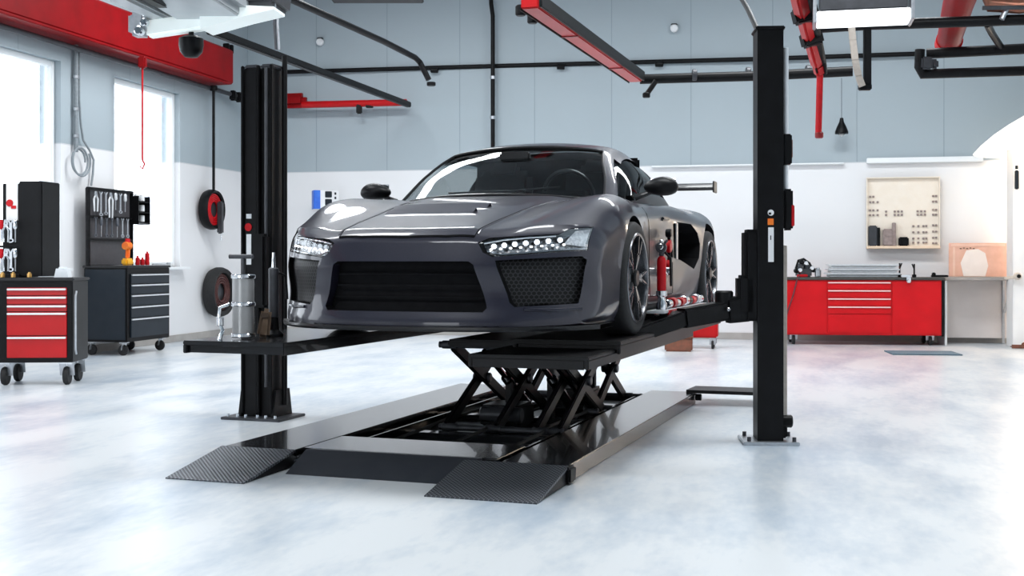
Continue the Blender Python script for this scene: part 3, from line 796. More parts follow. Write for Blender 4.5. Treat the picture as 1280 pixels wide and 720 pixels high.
# hydraulic rams
for x in (.18, -.16):
    o = MB(); o.tube([(x, 1.75, .10), (x, 1.25, .36)], .038, 18); r_ = o.build('hydraulic_ram', BLACKG, lift)
    MB().tube([(x, 1.27, .35), (x, .80, .58)], .020, 14).build('ram_rod', CHROME, r_)
for x in (-.5, -.1, .3):
    o = MB(); o.tube([(x, -.2, .06), (x+.05, .4, .09), (x-.04, 1.0, .07), (x+.02, 2.0, .08)], .012, 8); o.build('hydraulic_hose', RUBBER, lift)
# hinge hardware at the rail ends
o = MB(); o.cyl((LI+.05, Y0+.02, .045), .028, .14, 'x', 18, .005); o.box((LI+.05, Y0-.02, .04), (.05, .10, .05), .01); o.build('ramp_hinge', CHROME, lift)
o = MB(); o.box((RO-.03, Y0+.02, .05), (.10, .12, .09), .012); o.build('ramp_hinge', BLACK, lift)
o = MB(); o.cyl((RO+.02, Y1-.03, .06), .028, .05, 'x', 18, .005); o.build('end_roller', BLACK, lift)

# ---------------------------------------------------------------- two post lift
def column(name, pos, w, d, H, rz, side, label):
    e_ = empty(name, pos, rz, label, 'lift column'); e_['kind'] = 'thing'
    t = .018; h = w/2; ln = w*.22
    poly = [(-h, -d/2), (h, -d/2), (h, d/2), (h-ln, d/2), (h-ln, d/2-t), (h-t, d/2-t), (h-t, -d/2+t), (-h+t, -d/2+t), (-h+t, d/2-t), (-h+ln, d/2-t), (-h+ln, d/2), (-h, d/2)]
    MB().prism(poly, 'z', .02, H).build('post', BLACK, e_)
    MB().box((0, 0, H+.012), (w+.02, d+.02, .024), .006).build('post_cap', BLACK, e_)
    return e_
# right-hand column: stands beside the car's left flank
pr = Vector((1.69, 7.92, 0))
c1 = column('lift_column', pr, .168, .22, 2.70, R(-4), 1, 'black steel lift column with orange label in front of the red bench')
MB().box((.0, 0, .011), (.36, .34, .022), .004).build('base_plate', STEEL, c1)
for x in (-.14, .15):
    for y in (-.13, .12): MB().cyl((x, y, .035), .013, .03, 'z', 6).build('anchor_bolt', DGREY, c1)
o = MB(); o.cyl((.12, -.02, .14), .042, .07, 'x', 22, .008); o.box((.10, -.02, .08), (.04, .05, .10), .01); o.build('cable_pulley', BLACK, c1)
MB().tube([(.115, .02, 1.42), (.115, .02, 2.60)], .022, 16).build('hydraulic_tube', ALU, c1)
MB().box((.105, 0, .72), (.03, .06, 1.15), .004).build('edge_channel', BEIGE, c1)
o = MB(); o.box((.118, -.03, 1.925), (.055, .08, .20), .008); b1 = o.build('control_box', BLACK, c1); MB().box((.148, -.03, 1.93), (.008, .05, .12), .003).build('box_panel', COPPER, b1)
o = MB(); o.box((.122, -.03, 1.53), (.06, .09, .27), .012); b1 = o.build('switch_box', BLACK, c1); MB().box((.150, -.05, 1.49), (.022, .05, .14), .005).build('release_lever', REDP, b1)
# stickers on the front face of the post
yf = -.1105
MB().box((.003, yf, 1.30), (.036, .003, .225), .001).build('instruction_label', WHITE, c1)
MB().box((.001, yf-.002, 1.345), (.006, .002, .030), .0005).build('label_mark', BLACK, c1)
MB().box((.001, yf, 1.449), (.038, .003, .042), .001).build('warning_label', ORANGE, c1)
o = MB(); o.lathe([(.0, 0), (.020, 0), (.020, -.003), (.0, -.003)], (.002, yf+.002, 1.508), 'y', 24); rl_ = o.build('round_label', WHITE, c1)
MB().box((-.004, yf-.003, 1.502), (.016, .002, .014), .001).build('label_mark', BLACK, rl_)
# carriage and arm
o = MB(); o.box((-.115, .0, 1.10), (.10, .20, .60), .02); o.box((-.15, -.02, .97), (.12, .16, .26), .02); o.build('carriage', BLACK, c1)
am = MB()
pa = Vector((-.14, -.02, .93)); 
def loc1(p): return Matrix.Rotation(R(4), 4, 'Z') @ (Vector(p)-pr)
a0 = loc1(at(936, 385, 7.92)); a1 = loc1(at(905, 388, 7.9)); a2 = loc1(at(850, 398, 7.75)); a3 = loc1(CL(.86, .42, .70)); 
am.bar(a0, a1, .15, .17, .02); am.bar(a1, a2, .13, .125, .015); am.bar(a2, a3, .12, .10, .012)
am.cyl(a1+Vector((0, 0, .05)), .06, .16, 'z', 20, .01)
ar = am.build('lift_arm', BLACK, c1)
o = MB(); o.cyl(a3+Vector((0, 0, .06)), .05, .05, 'z', 20, .008); o.build('arm_pad', RUBBER, ar)
MB().cyl(a1+Vector((.02, -.085, .01)), .012, .02, 'y', 12, .003).build('lock_pin', CHROME, ar)
# left-hand column
pl = Vector((-1.885, 9.15, 0))
c2 = empty('lift_column', pl, R(-19), 'black ribbed lift column with red round label left of the car', 'lift column'); c2['kind'] = 'thing'
o = MB()
o.box((-.055, -.02, 1.335), (.13, .20, 2.63), .012); o.box((.075, -.01, 1.335), (.10, .18, 2.63), .01)
o.build('post', BLACK, c2)
for x in (-.115, .02, .13): MB().box((x, -.125, 1.355), (.022, .03, 2.62), .006).build('guide_rib', BLACK, c2)
for x in (-.055, .085): MB().box((x, -.02, 2.66), (.11, .19, .03), .01).build('post_cap', DGREY, c2)
MB().tube([(.10, -.15, .25), (.10, -.15, 2.64)], .012, 12).build('lift_cable', DGREY, c2)
MB().tube([(.16, .02, .1), (.16, .02, 2.75)], .02, 12).build('hydraulic_tube', BLACK, c2)
o = MB(); o.box((0, -.02, .010), (.50, .40, .02), .004); o.build('base_plate', DGREY, c2)
for x in (-.20, -.12, -.05, .05, .12, .20): MB().cyl((x, -.19, .032), .012, .024, 'z', 6).build('anchor_bolt', CHROME, c2)
for x in (-.135, .145): MB().prism([(-.14, .02), (.14, .02), (.10, .22), (-.10, .22)], 'x', x-.012, x+.012).build('gusset', BLACK, c2)
MB().box((-.065, -.122, 1.28), (.042, .003, .23), .001).build('instruction_label', WHITE, c2)
MB().box((-.065, -.122, 1.53), (.045, .003, .035), .001).build('plate_label', ALU, c2)
o = MB(); o.lathe([(0, 0), (.030, 0), (.030, -.006), (0, -.006)], (-.068, -.121, 1.448), 'y', 24); o.build('round_label', REDP, c2)
o = MB(); o.box((.07, -.17, 1.12), (.12, .10, .55), .02); o.build('carriage', BLACK, c2)
# ---------------------------------------------------------------- rolling tool cabinets
def caster(parent, x, y, r, top, yaw=0.0):
    """swivel caster: plate and fork, wheel below"""
    o = MB(); o.box((x, y, top-.008), (r*1.5, r*1.3, .014), .003)
    for sx in (-1, 1): o.bar((x+sx*r*.42, y, top-.01), (x+sx*r*.42, y+r*.25, r), .008, r*.75, .002, up=(1, 0, 0))
    c = o.build('caster', STEEL, parent)
    w = MB(); w.lathe([(.0, -r*.26), (r*.5, -r*.28), (r*.92, -r*.28), (r, -r*.16), (r, r*.16), (r*.92, r*.28), (r*.5, r*.28), (0, r*.26)], (x, y+r*.25, r), 'x', 30)
    wh = w.build('caster_wheel', RUBBER, c, smooth=40)
    MB().lathe([(0, -r*.30), (r*.45, -r*.30), (r*.5, -r*.28), (r*.5, r*.28), (r*.45, r*.30), (0, r*.30)], (x, y+r*.25, r), 'x', 22).build('wheel_hub', CHROME, wh) if False else None
    return c
def drawer_stack(parent, x0, x1, yf, z0, z1, hs, m, hm, inset=.004, full=True):
    """hs: relative drawer heights from the top; each drawer with its pull strip"""
    tot = sum(hs); z = z1
    for h in hs:
        dh = (z1-z0)*h/tot; zc = z-dh/2
        d = MB().box(((x0+x1)/2, yf-.006, zc), (x1-x0-.006, .020, dh-.007), .003).build('drawer', m, parent)
        MB().box(((x0+x1)/2, yf-.022, z-.020), (x1-x0-.012, .022, .018), .004).build('handle', hm, d)
        z -= dh
def cabinet(name, loc, rz, w, d, H, ch, body_m, face_m, hs, label, cat='tool cabinet', xoff=(0.06, .06), zoff=(.05, .05)):
    e_ = empty(name, loc, rz, label, cat)
    MB().box((0, d/2, (ch+H-.03)/2), (w, d, H-.03-ch), .008).build('carcass', body_m, e_)
    MB().box((0, d/2, H-.015), (w+.03, d+.03, .03), .008).build('worktop', mat('worktop_black', (.01, .01, .011), .5, noise=(30, (.016, .016, .018))), e_)
    drawer_stack(e_, -w/2+xoff[0], w/2-xoff[1], -.004, ch+zoff[0], H-.03-zoff[1], hs, face_m, ALU)
    for x in (-w/2+.08, w/2-.08):
        for y in (.08, d-.08): caster(e_, x, y, ch*.40, ch)
    return e_
# red-fronted cabinet at the left edge
cabA = Vector((-4.57, 11.45, 0))
cA = cabinet('tool_cabinet', cabA, R(4), .74, .52, 1.03, .22, BLACK, RED, [1, 1.05, .9, 2.9, 2.7], 'black rolling tool cabinet with red drawers at left edge of picture', xoff=(.13, .05), zoff=(.045, .06))
MB().tube([(.395, .03, .30), (.40, -.01, .34), (.40, -.01, .86), (.395, .03, .90)], .010, 10).build('side_rail', STEEL, cA)
# navy cabinet against the left wall
cB_loc = Vector((-4.69, 15.50, 0)) 
cB = cabinet('tool_cabinet', cB_loc + E1*.0, R(90)-A, 1.06, .60, 1.13, .17, BLACK, NAVY, [1, 1, 1.1, 1.15, 1.9], 'black rolling tool cabinet with slate drawers under the tool board', xoff=(.07, .06), zoff=(.05, .07))
def CB(x, y, z): return Matrix.Translation(cB_loc) @ Matrix.Rotation(R(90)-A, 4, 'Z') @ Vector((x, y, z))
MB().box((-.533, .30, .64), (.006, .56, .88), .002).build('end_panel', NAVY, cB)
# tool board standing on the back of the navy cabinet
bd = empty('tool_board', CB(0, .55, 1.132), R(90)-A, 'dark grey tool board of hanging tools above the slate drawer cabinet', 'tool board')
MB().box((-.02, .02, .49), (1.02, .03, .98), .006).build('board', mat('board_grey', (.055, .052, .058), .5, noise=(14, (.065, .062, .068))), bd)
fr = MB()
for z in (.975, .62, .33): fr.box((-.02, -.01, z), (1.04, .05, .03), .005)
for x in (-.53, .49): fr.box((x, -.01, .49), (.03, .05, 1.0), .005)
fr.build('board_frame', BLACK, bd)
DT = mat('dark_tool_steel', (.10, .11, .13), .35, .6, noise=(25, (.13, .14, .16)))
def hand_tool(kind, loc, rz, rot_y, L, m1, m2, label, group=None, name=None, cat=None, parent=None, full=False):
    """spanner, screwdriver or pliers hung upright, 0 at the top"""
    if kind == 'wrench':
        o = MB(); o.bar((0, 0, -.03), (0, 0, -L+.03), .018, .006, .002, up=(0, 1, 0))
        o.lathe([(.011, -.004), (.020, -.004), (.020, .004), (.011, .004)], (0, 0, -L+.015), 'y', 18, closed=True)
        for sx in (-1, 1): o.bar((sx*.004, 0, -.035), (sx*.016, 0, -.004), .010, .008, .002, up=(0, 1, 0))
        r = o.build(name or 'wrench', m1, None, loc, (0, 0, rz), 40)
    elif kind == 'screwdriver':
        r = MB().tube([(0, 0, -L*.45), (0, 0, -L)], [.004, .0035], 10).build(name or 'screwdriver', STEEL, None, loc, (0, 0, rz))
        MB().lathe([(0, 0), (.010, -.003), (.014, -.02), (.013, -L*.2), (.015, -L*.36), (.008, -L*.44), (0, -L*.45)], (0, 0, 0), 'z', 18).build('grip', m2, r, smooth=50)
    else:
        o = MB()
        for sx in (-1, 1): o.bar((sx*.004, 0, -.002), (sx*.010, 0, -.05), .012, .010, .003, up=(0, 1, 0))
        o.cyl((0, 0, -.055), .013, .014, 'y', 16)
        r = o.build(name or 'pliers', m1, None, loc, (0, 0, rz), 40)
        g_ = MB()
        for sx in (-1, 1): g_.tube([(sx*.006, 0, -.06), (sx*.020, 0, -.10), (sx*.016, 0, -L)], [.007, .009, .007], 10)
        g_.build('grip', m2, r)
    return tag(r, label, cat or kind, group)
upper = [('pliers', .26), ('wrench', .31), ('wrench', .29), ('pliers', .33), ('screwdriver', .22), ('wrench', .26), ('screwdriver', .24)]
ORD = ['first', 'second', 'third', 'fourth', 'fifth', 'sixth', 'seventh', 'eighth', 'ninth', 'tenth', 'eleventh', 'twelfth']
for i, (k, L) in enumerate(upper):
    x = -.43+.115*i
    # tools hang in front of the top rail; scaled stout shop tools
    o = hand_tool(k, CB(x, .55-.055, 2.075), R(90)-A, 0, L, STEEL, ALU, 'silver %s, %s from the left on the upper row of the tool board' % (k, ORD[i]), 'tools on the upper row of the board')
    o.scale = (2.1, 1.4, 1.0)
for i in range(7):
    k = ('wrench', 'screwdriver', 'wrench')[i % 3]
    o = hand_tool(k, CB(-.43+.125*i, .55-.055, 1.75), R(90)-A, 0, .22, DT if i < 4 else STEEL, DT, '%s %s, %s from the left on the lower row of the tool board' % ('dark' if i < 4 else 'silver', k, ORD[i]), 'tools on the lower row of the board')
    o.scale = (1.7, 1.4, 1.15)
# wire rack of cans at the far end of the board
rk = empty('wall_rack', CB(.62, .50, 1.90), R(90)-A, 'small black rack of white cans beside the tool board top', 'rack')
o = MB()
for z in (-.20, -.06, .08): o.box((0, 0, z), (.30, .16, .012), .003)
for x in (-.145, .145): o.box((x, 0, -.03), (.012, .16, .38), .003)
o.box((0, .075, -.03), (.30, .01, .38)); o.build('frame', BLACK, rk)
for z, zn in ((-.19, 'bottom'), (-.05, 'middle'), (.09, 'top')):
    for x, xn in ((-.07, 'near'), (.07, 'far')):
        c = MB().cyl((0, 0, .045), .035, .09, 'z', 18, .006).build('spray_can', WHITE, None, CB(.62+x, .50, 1.90+z+.006), None)
        tag(c, 'small white can on the %s shelf of the black rack, %s side' % (zn, xn), 'can', 'cans in the wall rack')
# drill and bits on the navy cabinet top
dz = 1.132
dr = empty('cordless_drill', CB(-.18, .20, dz), R(70), 'orange and yellow power drill standing on the slate drawer cabinet', 'drill')
MB().box((0, 0, .045), (.15, .10, .09), .02).build('battery', YELLOW, dr)
MB().bar((.0, 0, .08), (.01, 0, .22), .060, .055, .018, up=(0, 1, 0)).build('grip', ORANGE, dr)
MB().tube([(-.05, 0, .25), (.0, 0, .25), (.04, 0, .25), (.05, 0, .25)], [.05, .055, .05, .03], 20).build('motor_housing', ORANGE, dr)
MB().tube([(0, 0, .24), (.005, 0, .34)], [.042, .030], 18).build('chuck', REDP, dr)
for i, (x, L) in enumerate(((.10, .10), (.22, .08), (.34, .16))):
    o = MB(); o.cyl((0, 0, L/2), .03, L, 'z', 18, .006); o.cyl((0, 0, L+.01), .014, .03, 'z', 12, .003)
    r = o.build('oil_bottle', REDP, None, CB(x, .22, dz)); tag(r, ['squat red bottle next to the orange drill', 'shortest red bottle on the slate drawer cabinet', 'tall red bottle at the far end of the tool board'][i], 'bottle')
o = MB(); o.bar((0, 0, .012), (.20, .05, .012), .03, .02, .005); o.cyl((.22, .055, .018), .03, .03, 'z', 16, .004)
tag(o.build('ratchet', STEEL, None, CB(.30, .12, dz), R(30)), 'silver ratchet lying on the slate drawer cabinet', 'ratchet')
# tool hutch on the red-drawer cabinet
def CA(x, y, z): return Matrix.Translation(cabA) @ Matrix.Rotation(R(4), 4, 'Z') @ Vector((x, y, z))
hu = empty('tool_hutch', CA(-.15, .16, 1.032), R(-8), 'open black tool hutch standing on the red drawer cabinet', 'hutch')
MB().box((.08, .17, .47), (.24, .34, .92), .008).build('side_cupboard', BLACK, hu)
MB().box((-.20, .33, .47), (.40, .02, .92), .004).build('back_panel', BLACK, hu)
MB().box((-.22, .15, .015), (.40, .36, .03), .004).build('shelf', BLACK, hu)
MB().box((-.22, .15, .30), (.40, .30, .02), .004).build('shelf', BLACK, hu)
MB().box((-.12, .02, .74), (.12, .012, .38), .003).build('poster_panel', mat('white_panel', (.85, .84, .83), .5, noise=(6, (.8, .79, .78))), hu)
o = MB(); o.cyl((-.14, .01, .72), .035, .008, 'y', 18); o.box((-.10, .011, .68), (.05, .006, .03)); o.build('red_emblem', REDP, hu)
for i in range(12):
    x = -.06-.045*(i % 6); z = 1.032+(.28 if i < 6 else .56)
    o = hand_tool(('screwdriver', 'wrench', 'pliers')[i % 3], CA(-.15+x, .14, z), R(4), 0, .20, STEEL, REDP if i % 2 else CHROME, '%s on the %s row of the black hutch, %s from its cupboard' % (('screwdriver', 'wrench', 'pliers')[i % 3], 'lower' if i < 6 else 'upper', ORD[i % 6]), 'tools on the hutch')
    o.scale = (1.5, 1.5, 1.1)
for i, x in enumerate((-.30, -.20, -.05)):
    c = MB(); c.cyl((0, 0, .02), .022, .04, 'z', 18, .004); c.cyl((0, 0, .045), .012, .014, 'z', 12)
    tag(c.build('brass_socket', mat('brass', (.75, .45, .15), .3, .8, noise=(20, (.65, .38, .12))), None, CA(x, .05, 1.032)), 'small brass socket on the red drawer cabinet, %s from the left' % ORD[i], 'socket', 'brass sockets by the hutch')
o = MB(); o.prism([(-.07, 0), (.07, 0), (.055, .075), (-.05, .085)], 'y', -.05, .05); o.box((0, 0, .09), (.07, .06, .02), .006)
tag(o.build('plastic_tub', mat('clear_white', (.82, .85, .88), .3, noise=(9, (.74, .78, .82))), None, CA(.22, .20, 1.032)), 'pale plastic tub on the red drawer cabinet beside the hutch', 'tub')

# ---------------------------------------------------------------- red work bench on the right
BZ = .955; bA = Vector((3.86, 17.02, 0)); bR = math.atan2(-.26, 2.12); BW = 2.16
wb = empty('workbench', bA, bR, 'red wheeled workbench with four slim drawers and dark top', 'workbench')
REDB = mat('bench_red', (.60, .003, .008), .45, coat=.08, noise=(4, (.54, .003, .007)), spec=.25)
MB().box((BW/2, .31, .53), (BW, .60, .78), .008).build('carcass', REDB, wb)
MB().box((BW/2+.01, .31, .937), (BW+.06, .66, .036), .008).build('worktop', mat('bench_top', (.05, .048, .045), .45, noise=(10, (.07, .066, .06))), wb)
drawer_stack(wb, .60, 1.47, .008, .44, .90, [1, 1, 1, 1], REDB, mat('pink_handle', (.85, .62, .60), .4, noise=(9, (.8, .56, .54))))
MB().box((1.035, .006, .305), (.86, .02, .26), .004).build('drawer', REDB, wb)
for x0, x1 in ((.02, .585), (1.485, BW-.02)): MB().box(((x0+x1)/2, .006, .53), (x1-x0, .02, .74), .004).build('door', REDB, wb)
MB().box((BW+.014, .31, .53), (.03, .60, .80), .004).build('end_post', BLACK, wb)
for x in (.14, BW-.14):
    for y in (.09, .50): caster(wb, x, y, .070, .15)
def BP(x, y, z=BZ): return Matrix.Translation(bA) @ Matrix.Rotation(bR, 4, 'Z') @ Vector((x, y, z))
# long counter beyond it
ct = empty('wall_counter', BP(BW+.05, .12, 0), bR, 'grey wall counter running right from the red bench', 'counter')
TAN = mat('counter_grey', (.33, .30, .28), .4, noise=(5, (.38, .34, .31)))
MB().box((.50, .22, .935), (.98, .50, .045), .008).build('counter_top', TAN, ct)
MB().box((.50, .45, .50), (.98, .03, .84), .004).build('back_panel', mat('counter_panel', (.70, .64, .62), .6, noise=(4, (.66, .60, .58))), ct)
MB().box((.03, .22, .455), (.03, .46, .91), .004).build('side_panel', WHITE, ct)
MB().bar((.93, .40, .45), (.93, .05, .88), .03, .03, .006).build('brace', STEEL, ct)
MB().box((.92, .42, .455), (.03, .03, .91), .004).build('leg', STEEL, ct)
# engine part
en = empty('carburettor', BP(.30, .26), bR+.3, 'black and chrome engine part on the left of the red bench', 'engine part')
o = MB(); o.box((0, 0, .06), (.20, .15, .12), .02); o.cyl((-.05, 0, .15), .05, .09, 'z', 22, .01); o.cyl((.05, 0, .14), .045, .08, 'z', 22, .01); o.build('housing', DGREY, en)
o = MB()
for x, z in ((-.09, .10), (.0, .20), (.09, .13)): o.cyl((x, -.07, z), .032, .05, 'y', 20, .006)
o.build('flange', CHROME, en)
o = MB()
for x, z in ((-.13, .09), (.13, .10), (-.05, .22)): o.cyl((x, -.04, z), .034, .05, 'y', 18, .008)
o.tube([(-.12, 0, .12), (-.08, 0, .24), (.0, 0, .26), (.09, 0, .2), (.14, 0, .1)], .016, 10); o.build('pipe', BLACK, en)
o = MB(); o.box((-.06, -.09, .02), (.16, .04, .04), .01); o.build('base_clamp', REDP, en)
hs_ = [BP(.22, .10, BZ+.02), BP(.18, -.02, BZ-.02), BP(.12, -.05, BZ-.25), BP(.02, -.06, BZ-.55), BP(-.03, -.06, BZ-.68)]
hp = MB().tube(hs_, .012, 10).build('air_hose', mat('dark_red_hose', (.16, .02, .03), .5, noise=(12, (.1, .015, .02)))); tag(hp, 'dark air hose hanging down the left door of the red bench', 'hose')
MB().tube([hs_[-1], hs_[-1]+Vector((-.01, 0, -.07))], .02, 12).build('hose_coupling', CHROME, hp)
o = MB(); o.cyl((0, 0, .055), .045, .11, 'z', 22, .01); o.cyl((.0, 0, .12), .028, .03, 'z', 16, .005); pj = o.build('steel_jar', STEEL, None, BP(.50, .25)); tag(pj, 'pale steel jar between the engine part and the trays', 'jar')
for i in range(3):
    o = MB(); w_ = 1.0-.03*i
    o.box((0, 0, .008), (w_-.10, .28, .012), .004); o.grid([[(-w_/2, -.19, .050), (w_/2, -.19, .050)], [(-w_/2+.05, -.14, .008), (w_/2-.05, -.14, .008)]]); 
    for sx in (-1, 1): o.bar((sx*w_/2, -.19, .048), (sx*w_/2, .19, .048), .022, .022, .006)
    for sy in (-1, 1): o.bar((-w_/2, sy*.19, .048), (w_/2, sy*.19, .048), .022, .022, .006); o.bar((-w_/2+.03, sy*.155, .024), (w_/2-.03, sy*.155, .024), .008, .040, .003)
    t_ = o.build('steel_tray', ALU, None, BP(1.12, .30, BZ+.062*i), bR)
    tag(t_, ['long silver tray at the bottom of the stack on the red bench', 'long silver tray in the middle of the stack of three', 'long silver tray on top of the stack on the red bench'][i], 'tray', 'trays on the red bench')
for i, (x, H_) in enumerate(((1.63, .20), (1.83, .19))):
    o = MB(); o.tube([(0, 0, 0), (0, 0, H_)], .012, 12); o.tube([(0, 0, H_*.6), (.03-.06*i, 0, H_)], .009, 10); o.cyl((0, 0, .02), .03, .04, 'z', 18, .006)
    tag(o.build('torque_key', BLACK, None, BP(x, .22), bR), ['upright black hand tool right of the silver trays', 'forked black hand tool near the right end of the bench'][i], 'tool')
o = MB(); o.box((0, 0, -.03), (.06, .05, .09), .012); o.cyl((0, -.03, -.05), .026, .03, 'y', 18, .005); o.bar((-.10, .02, .02), (.03, .02, .02), .03, .03, .008)
tag(o.build('bench_clamp', CHROME, None, BP(1.70, -.045, BZ+.0), bR), 'small chrome clamp on the front edge of the red bench', 'clamp')
o = MB(); o.bar((-.12, 0, .02), (.12, 0, .02), .03, .03, .008); o.box((-.08, 0, .045), (.05, .05, .05), .01)
tag(o.build('bar_clamp', BLACK, None, BP(BW-.02, .05, BZ), bR), 'black bar clamp on the right corner of the red bench', 'clamp')
# salmon picture board leaning on the counter
pb = empty('leaning_board', BP(BW+.60, .47, .958), bR, 'salmon coloured board leaning on the grey counter', 'board')
MB().box((0, 0, .245), (.80, .02, .48), .004).build('board', PINK, pb)
o = MB(); o.box((.0, -.012, .455), (.74, .006, .03), .001); o.box((-.33, -.012, .22), (.03, .006, .42), .001)
o.build('board_strip', mat('peach', (.86, .58, .46), .5, noise=(9, (.8, .52, .4))), pb)
o = MB(); o.prism([(-.20, .01), (.10, .01), (.14, .16), (.10, .34), (.0, .40), (-.16, .38), (-.24, .2)], 'y', -.016, -.011); o.build('pale_shape', mat('pale_print', (.90, .80, .74), .5, noise=(7, (.86, .76, .70))), pb)
o = MB()
for i in range(5): o.box((-.24+.045*i, -.017, .405+.008*(i % 2)), (.025, .004, .014))
o.build('dark_mark', BROWN, pb)
# cream wall tool cabinet
Yw = lambda X: 19.97-(X+4.4)*math.tan(A)
tbp = Vector((4.93+.02, Yw(4.95)-.15, 0))
def wallpt(px, py, off=.0):
    k = (px-640)/FOC; X = (19.97-4.4*math.tan(A)-off/math.cos(A))*k/(1+k*math.tan(A)); Y = X/k if abs(k) > 1e-6 else 19.97-4.4*math.tan(A)
    return Vector((X, Y, CAMZ-(py-HOR)/FOC*Y))
p0 = wallpt(1083, 311, .13); p1 = wallpt(1175, 311, .13); p2 = wallpt(1083, 222, .13); bw = (p1-p0).length; bh = p2.z-p0.z
tb = empty('parts_cabinet', p0, ROT, 'cream wall board of small parts above the red bench', 'parts board')
MB().box((bw/2, .06, bh/2), (bw, .03, bh), .004).build('back_board', CREAM, tb)
MB().box((bw/2, .02, .02), (bw, .16, .04), .006).build('shelf', mat('cream_shelf', (.84, .66, .50), .5, noise=(8, (.8, .62, .46))), tb)
o = MB()
for x in (.008, bw-.008): o.box((x, .03, bh/2), (.016, .10, bh), .003)
o.box((bw/2, .03, bh-.008), (bw, .10, .016), .003); o.build('frame', CREAM, tb)
def TB(x, z, y=.02): return Matrix.Translation(p0) @ Matrix.Rotation(ROT, 4, 'Z') @ Vector((x, y, z))
GREY1 = mat('taupe_box', (.26, .20, .19), .5, noise=(20, (.34, .27, .25)))
def pbox(nm, x, z, w, h, d, m, label, cat, group=None, y=.0):
    o = MB(); o.box((0, 0, h/2), (w, d, h), min(w, h)*.12); o.box((0, -d/2-.003, h*.62), (w*.7, .006, h*.12), .001)
    return tag(o.build(nm, m, None, TB(x, z, y), ROT), label, cat, group)
pbox('power_pack', .09, .04, .12, .30, .10, DGREY, 'tall dark grey case at the left end of the cream board shelf', 'case')
pbox('power_pack', .17, .04, .04, .27, .10, BLACK, 'slim black case beside the tall dark grey one', 'case')
pbox('storage_box', .30, .04, .14, .25, .10, GREY1, 'taupe box with a small dark knob on the cream board shelf', 'box')
pbox('dark_bottle', .385, .04, .055, .34, .06, GREY1, 'narrow taupe bottle right of the taupe box', 'bottle')
pbox('speaker_box', .52, .04, .14, .13, .10, BLACK, 'squat black box in the middle of the cream board shelf', 'box')
hook = MB(); hook.box((0, 0, 0), (.030, .02, .028), .004); hook.cyl((0, -.014, 0), .007, .02, 'y', 10)
hk0 = hook.build('parts_bin', GREY1, None, TB(.06, bh-.2, .035), ROT); tag(hk0, 'tiny grey parts bin on the cream wall board', 'bin', 'tiny bins on the cream board')
posn = [(x, z) for z in (bh-.28, bh-.36, bh-.48, bh-.55) for x in (.055, .10, .16)] + [(x, z) for z in (bh-.28, bh-.36, bh-.48, bh-.55, .34, .25, .16, .08) for x in (bw-.09, bw-.05)] + \
       [(x, z) for z in (bh-.50, bh-.55) for x in (.28, .40, .45, .50, .72, .77, .82)] + [(x, z) for z in (.33, .24, .15, .09) for x in (.66, .73, .80, .84)]
keep = [(min(x, bw-.04), z) for x, z in posn if z < bh-.42 or random.random() < .6]
rows_ = []; first_ = True
for z in sorted({z for x, z in keep}, reverse=True):
    if not rows_ or rows_[-1]-z > .025: rows_.append(z)
ORD += ['thirteenth', 'fourteenth', 'fifteenth', 'sixteenth', 'seventeenth', 'eighteenth']
for ri, rz_ in enumerate(rows_):
    for ci, (x, z) in enumerate(sorted(q for q in keep if 0 <= rz_-q[1] <= .025)):
        c = hk0 if first_ else hk0.copy()
        if not first_: COL.objects.link(c)
        first_ = False; c.location = TB(x, z, .035)
        c['label'] = 'tiny grey parts bin, %s from the left in the %s row of the cream board' % (ORD[ci], ORD[ri])
# blue-grey anti-fatigue mat
mm = (at(1100, 437, 16.1), at(1180, 437, 16.1))
q0 = Vector((at(1100, 0, 1800/112).x, 1800/112, 0)); q1 = Vector((at(1187, 0, 1800/113).x, 1800/113, 0)); 
tag(MB().box((.42, -.62, .008), (.86, .60, .014), .006).build('floor_mat', BLUEMAT, None, q0, bR), 'blue grey rubber mat on the floor before the red bench', 'mat')

# big hanging dome lamp at the right edge, lit
lp = Vector((7.2, 16.35, 2.66)) - Vector((0, 0, 0))
dl = empty('pendant_lamp', lp, 0, 'large white dome lamp hanging at the right edge', 'lamp')
o = MB(); prof = [(.86, 0), (.85, .02), (.76, .12), (.60, .26), (.40, .40), (.20, .52), (.08, .60), (.07, .72), (0, .74)]
o.lathe(prof, (0, 0, 0), 'z', 56); o.lathe([(r*.985, z-.008) for r, z in prof[:-1]], (0, 0, 0), 'z', 56)
o.build('lamp_shade', mat('lamp_white', (.9, .88, .84), .35, noise=(6, (.88, .86, .82)), emit=(1, .93, .82), estr=.55), dl, smooth=60)
MB().tube([(0, 0, .73), (0, 0, 3.5)], .012, 10).build('lamp_cord', BLACK, dl)
MB().lathe([(0, .04), (.10, .07), (.15, .15), (.12, .26), (.05, .34), (0, .35)], (0, 0, 0), 'z', 28).build('bulb', mat('warm_bulb', (1, .9, .7), .3, emit=(1, .80, .52), estr=6), dl, smooth=60)
pl_ = bpy.data.lights.new('pendant_light', 'POINT'); pl_.energy = 80; pl_.color = (1, .80, .60); pl_.shadow_soft_size = .15
po = bpy.data.objects.new('pendant_light', pl_); COL.objects.link(po); po.location = lp + Vector((0, 0, -.03))
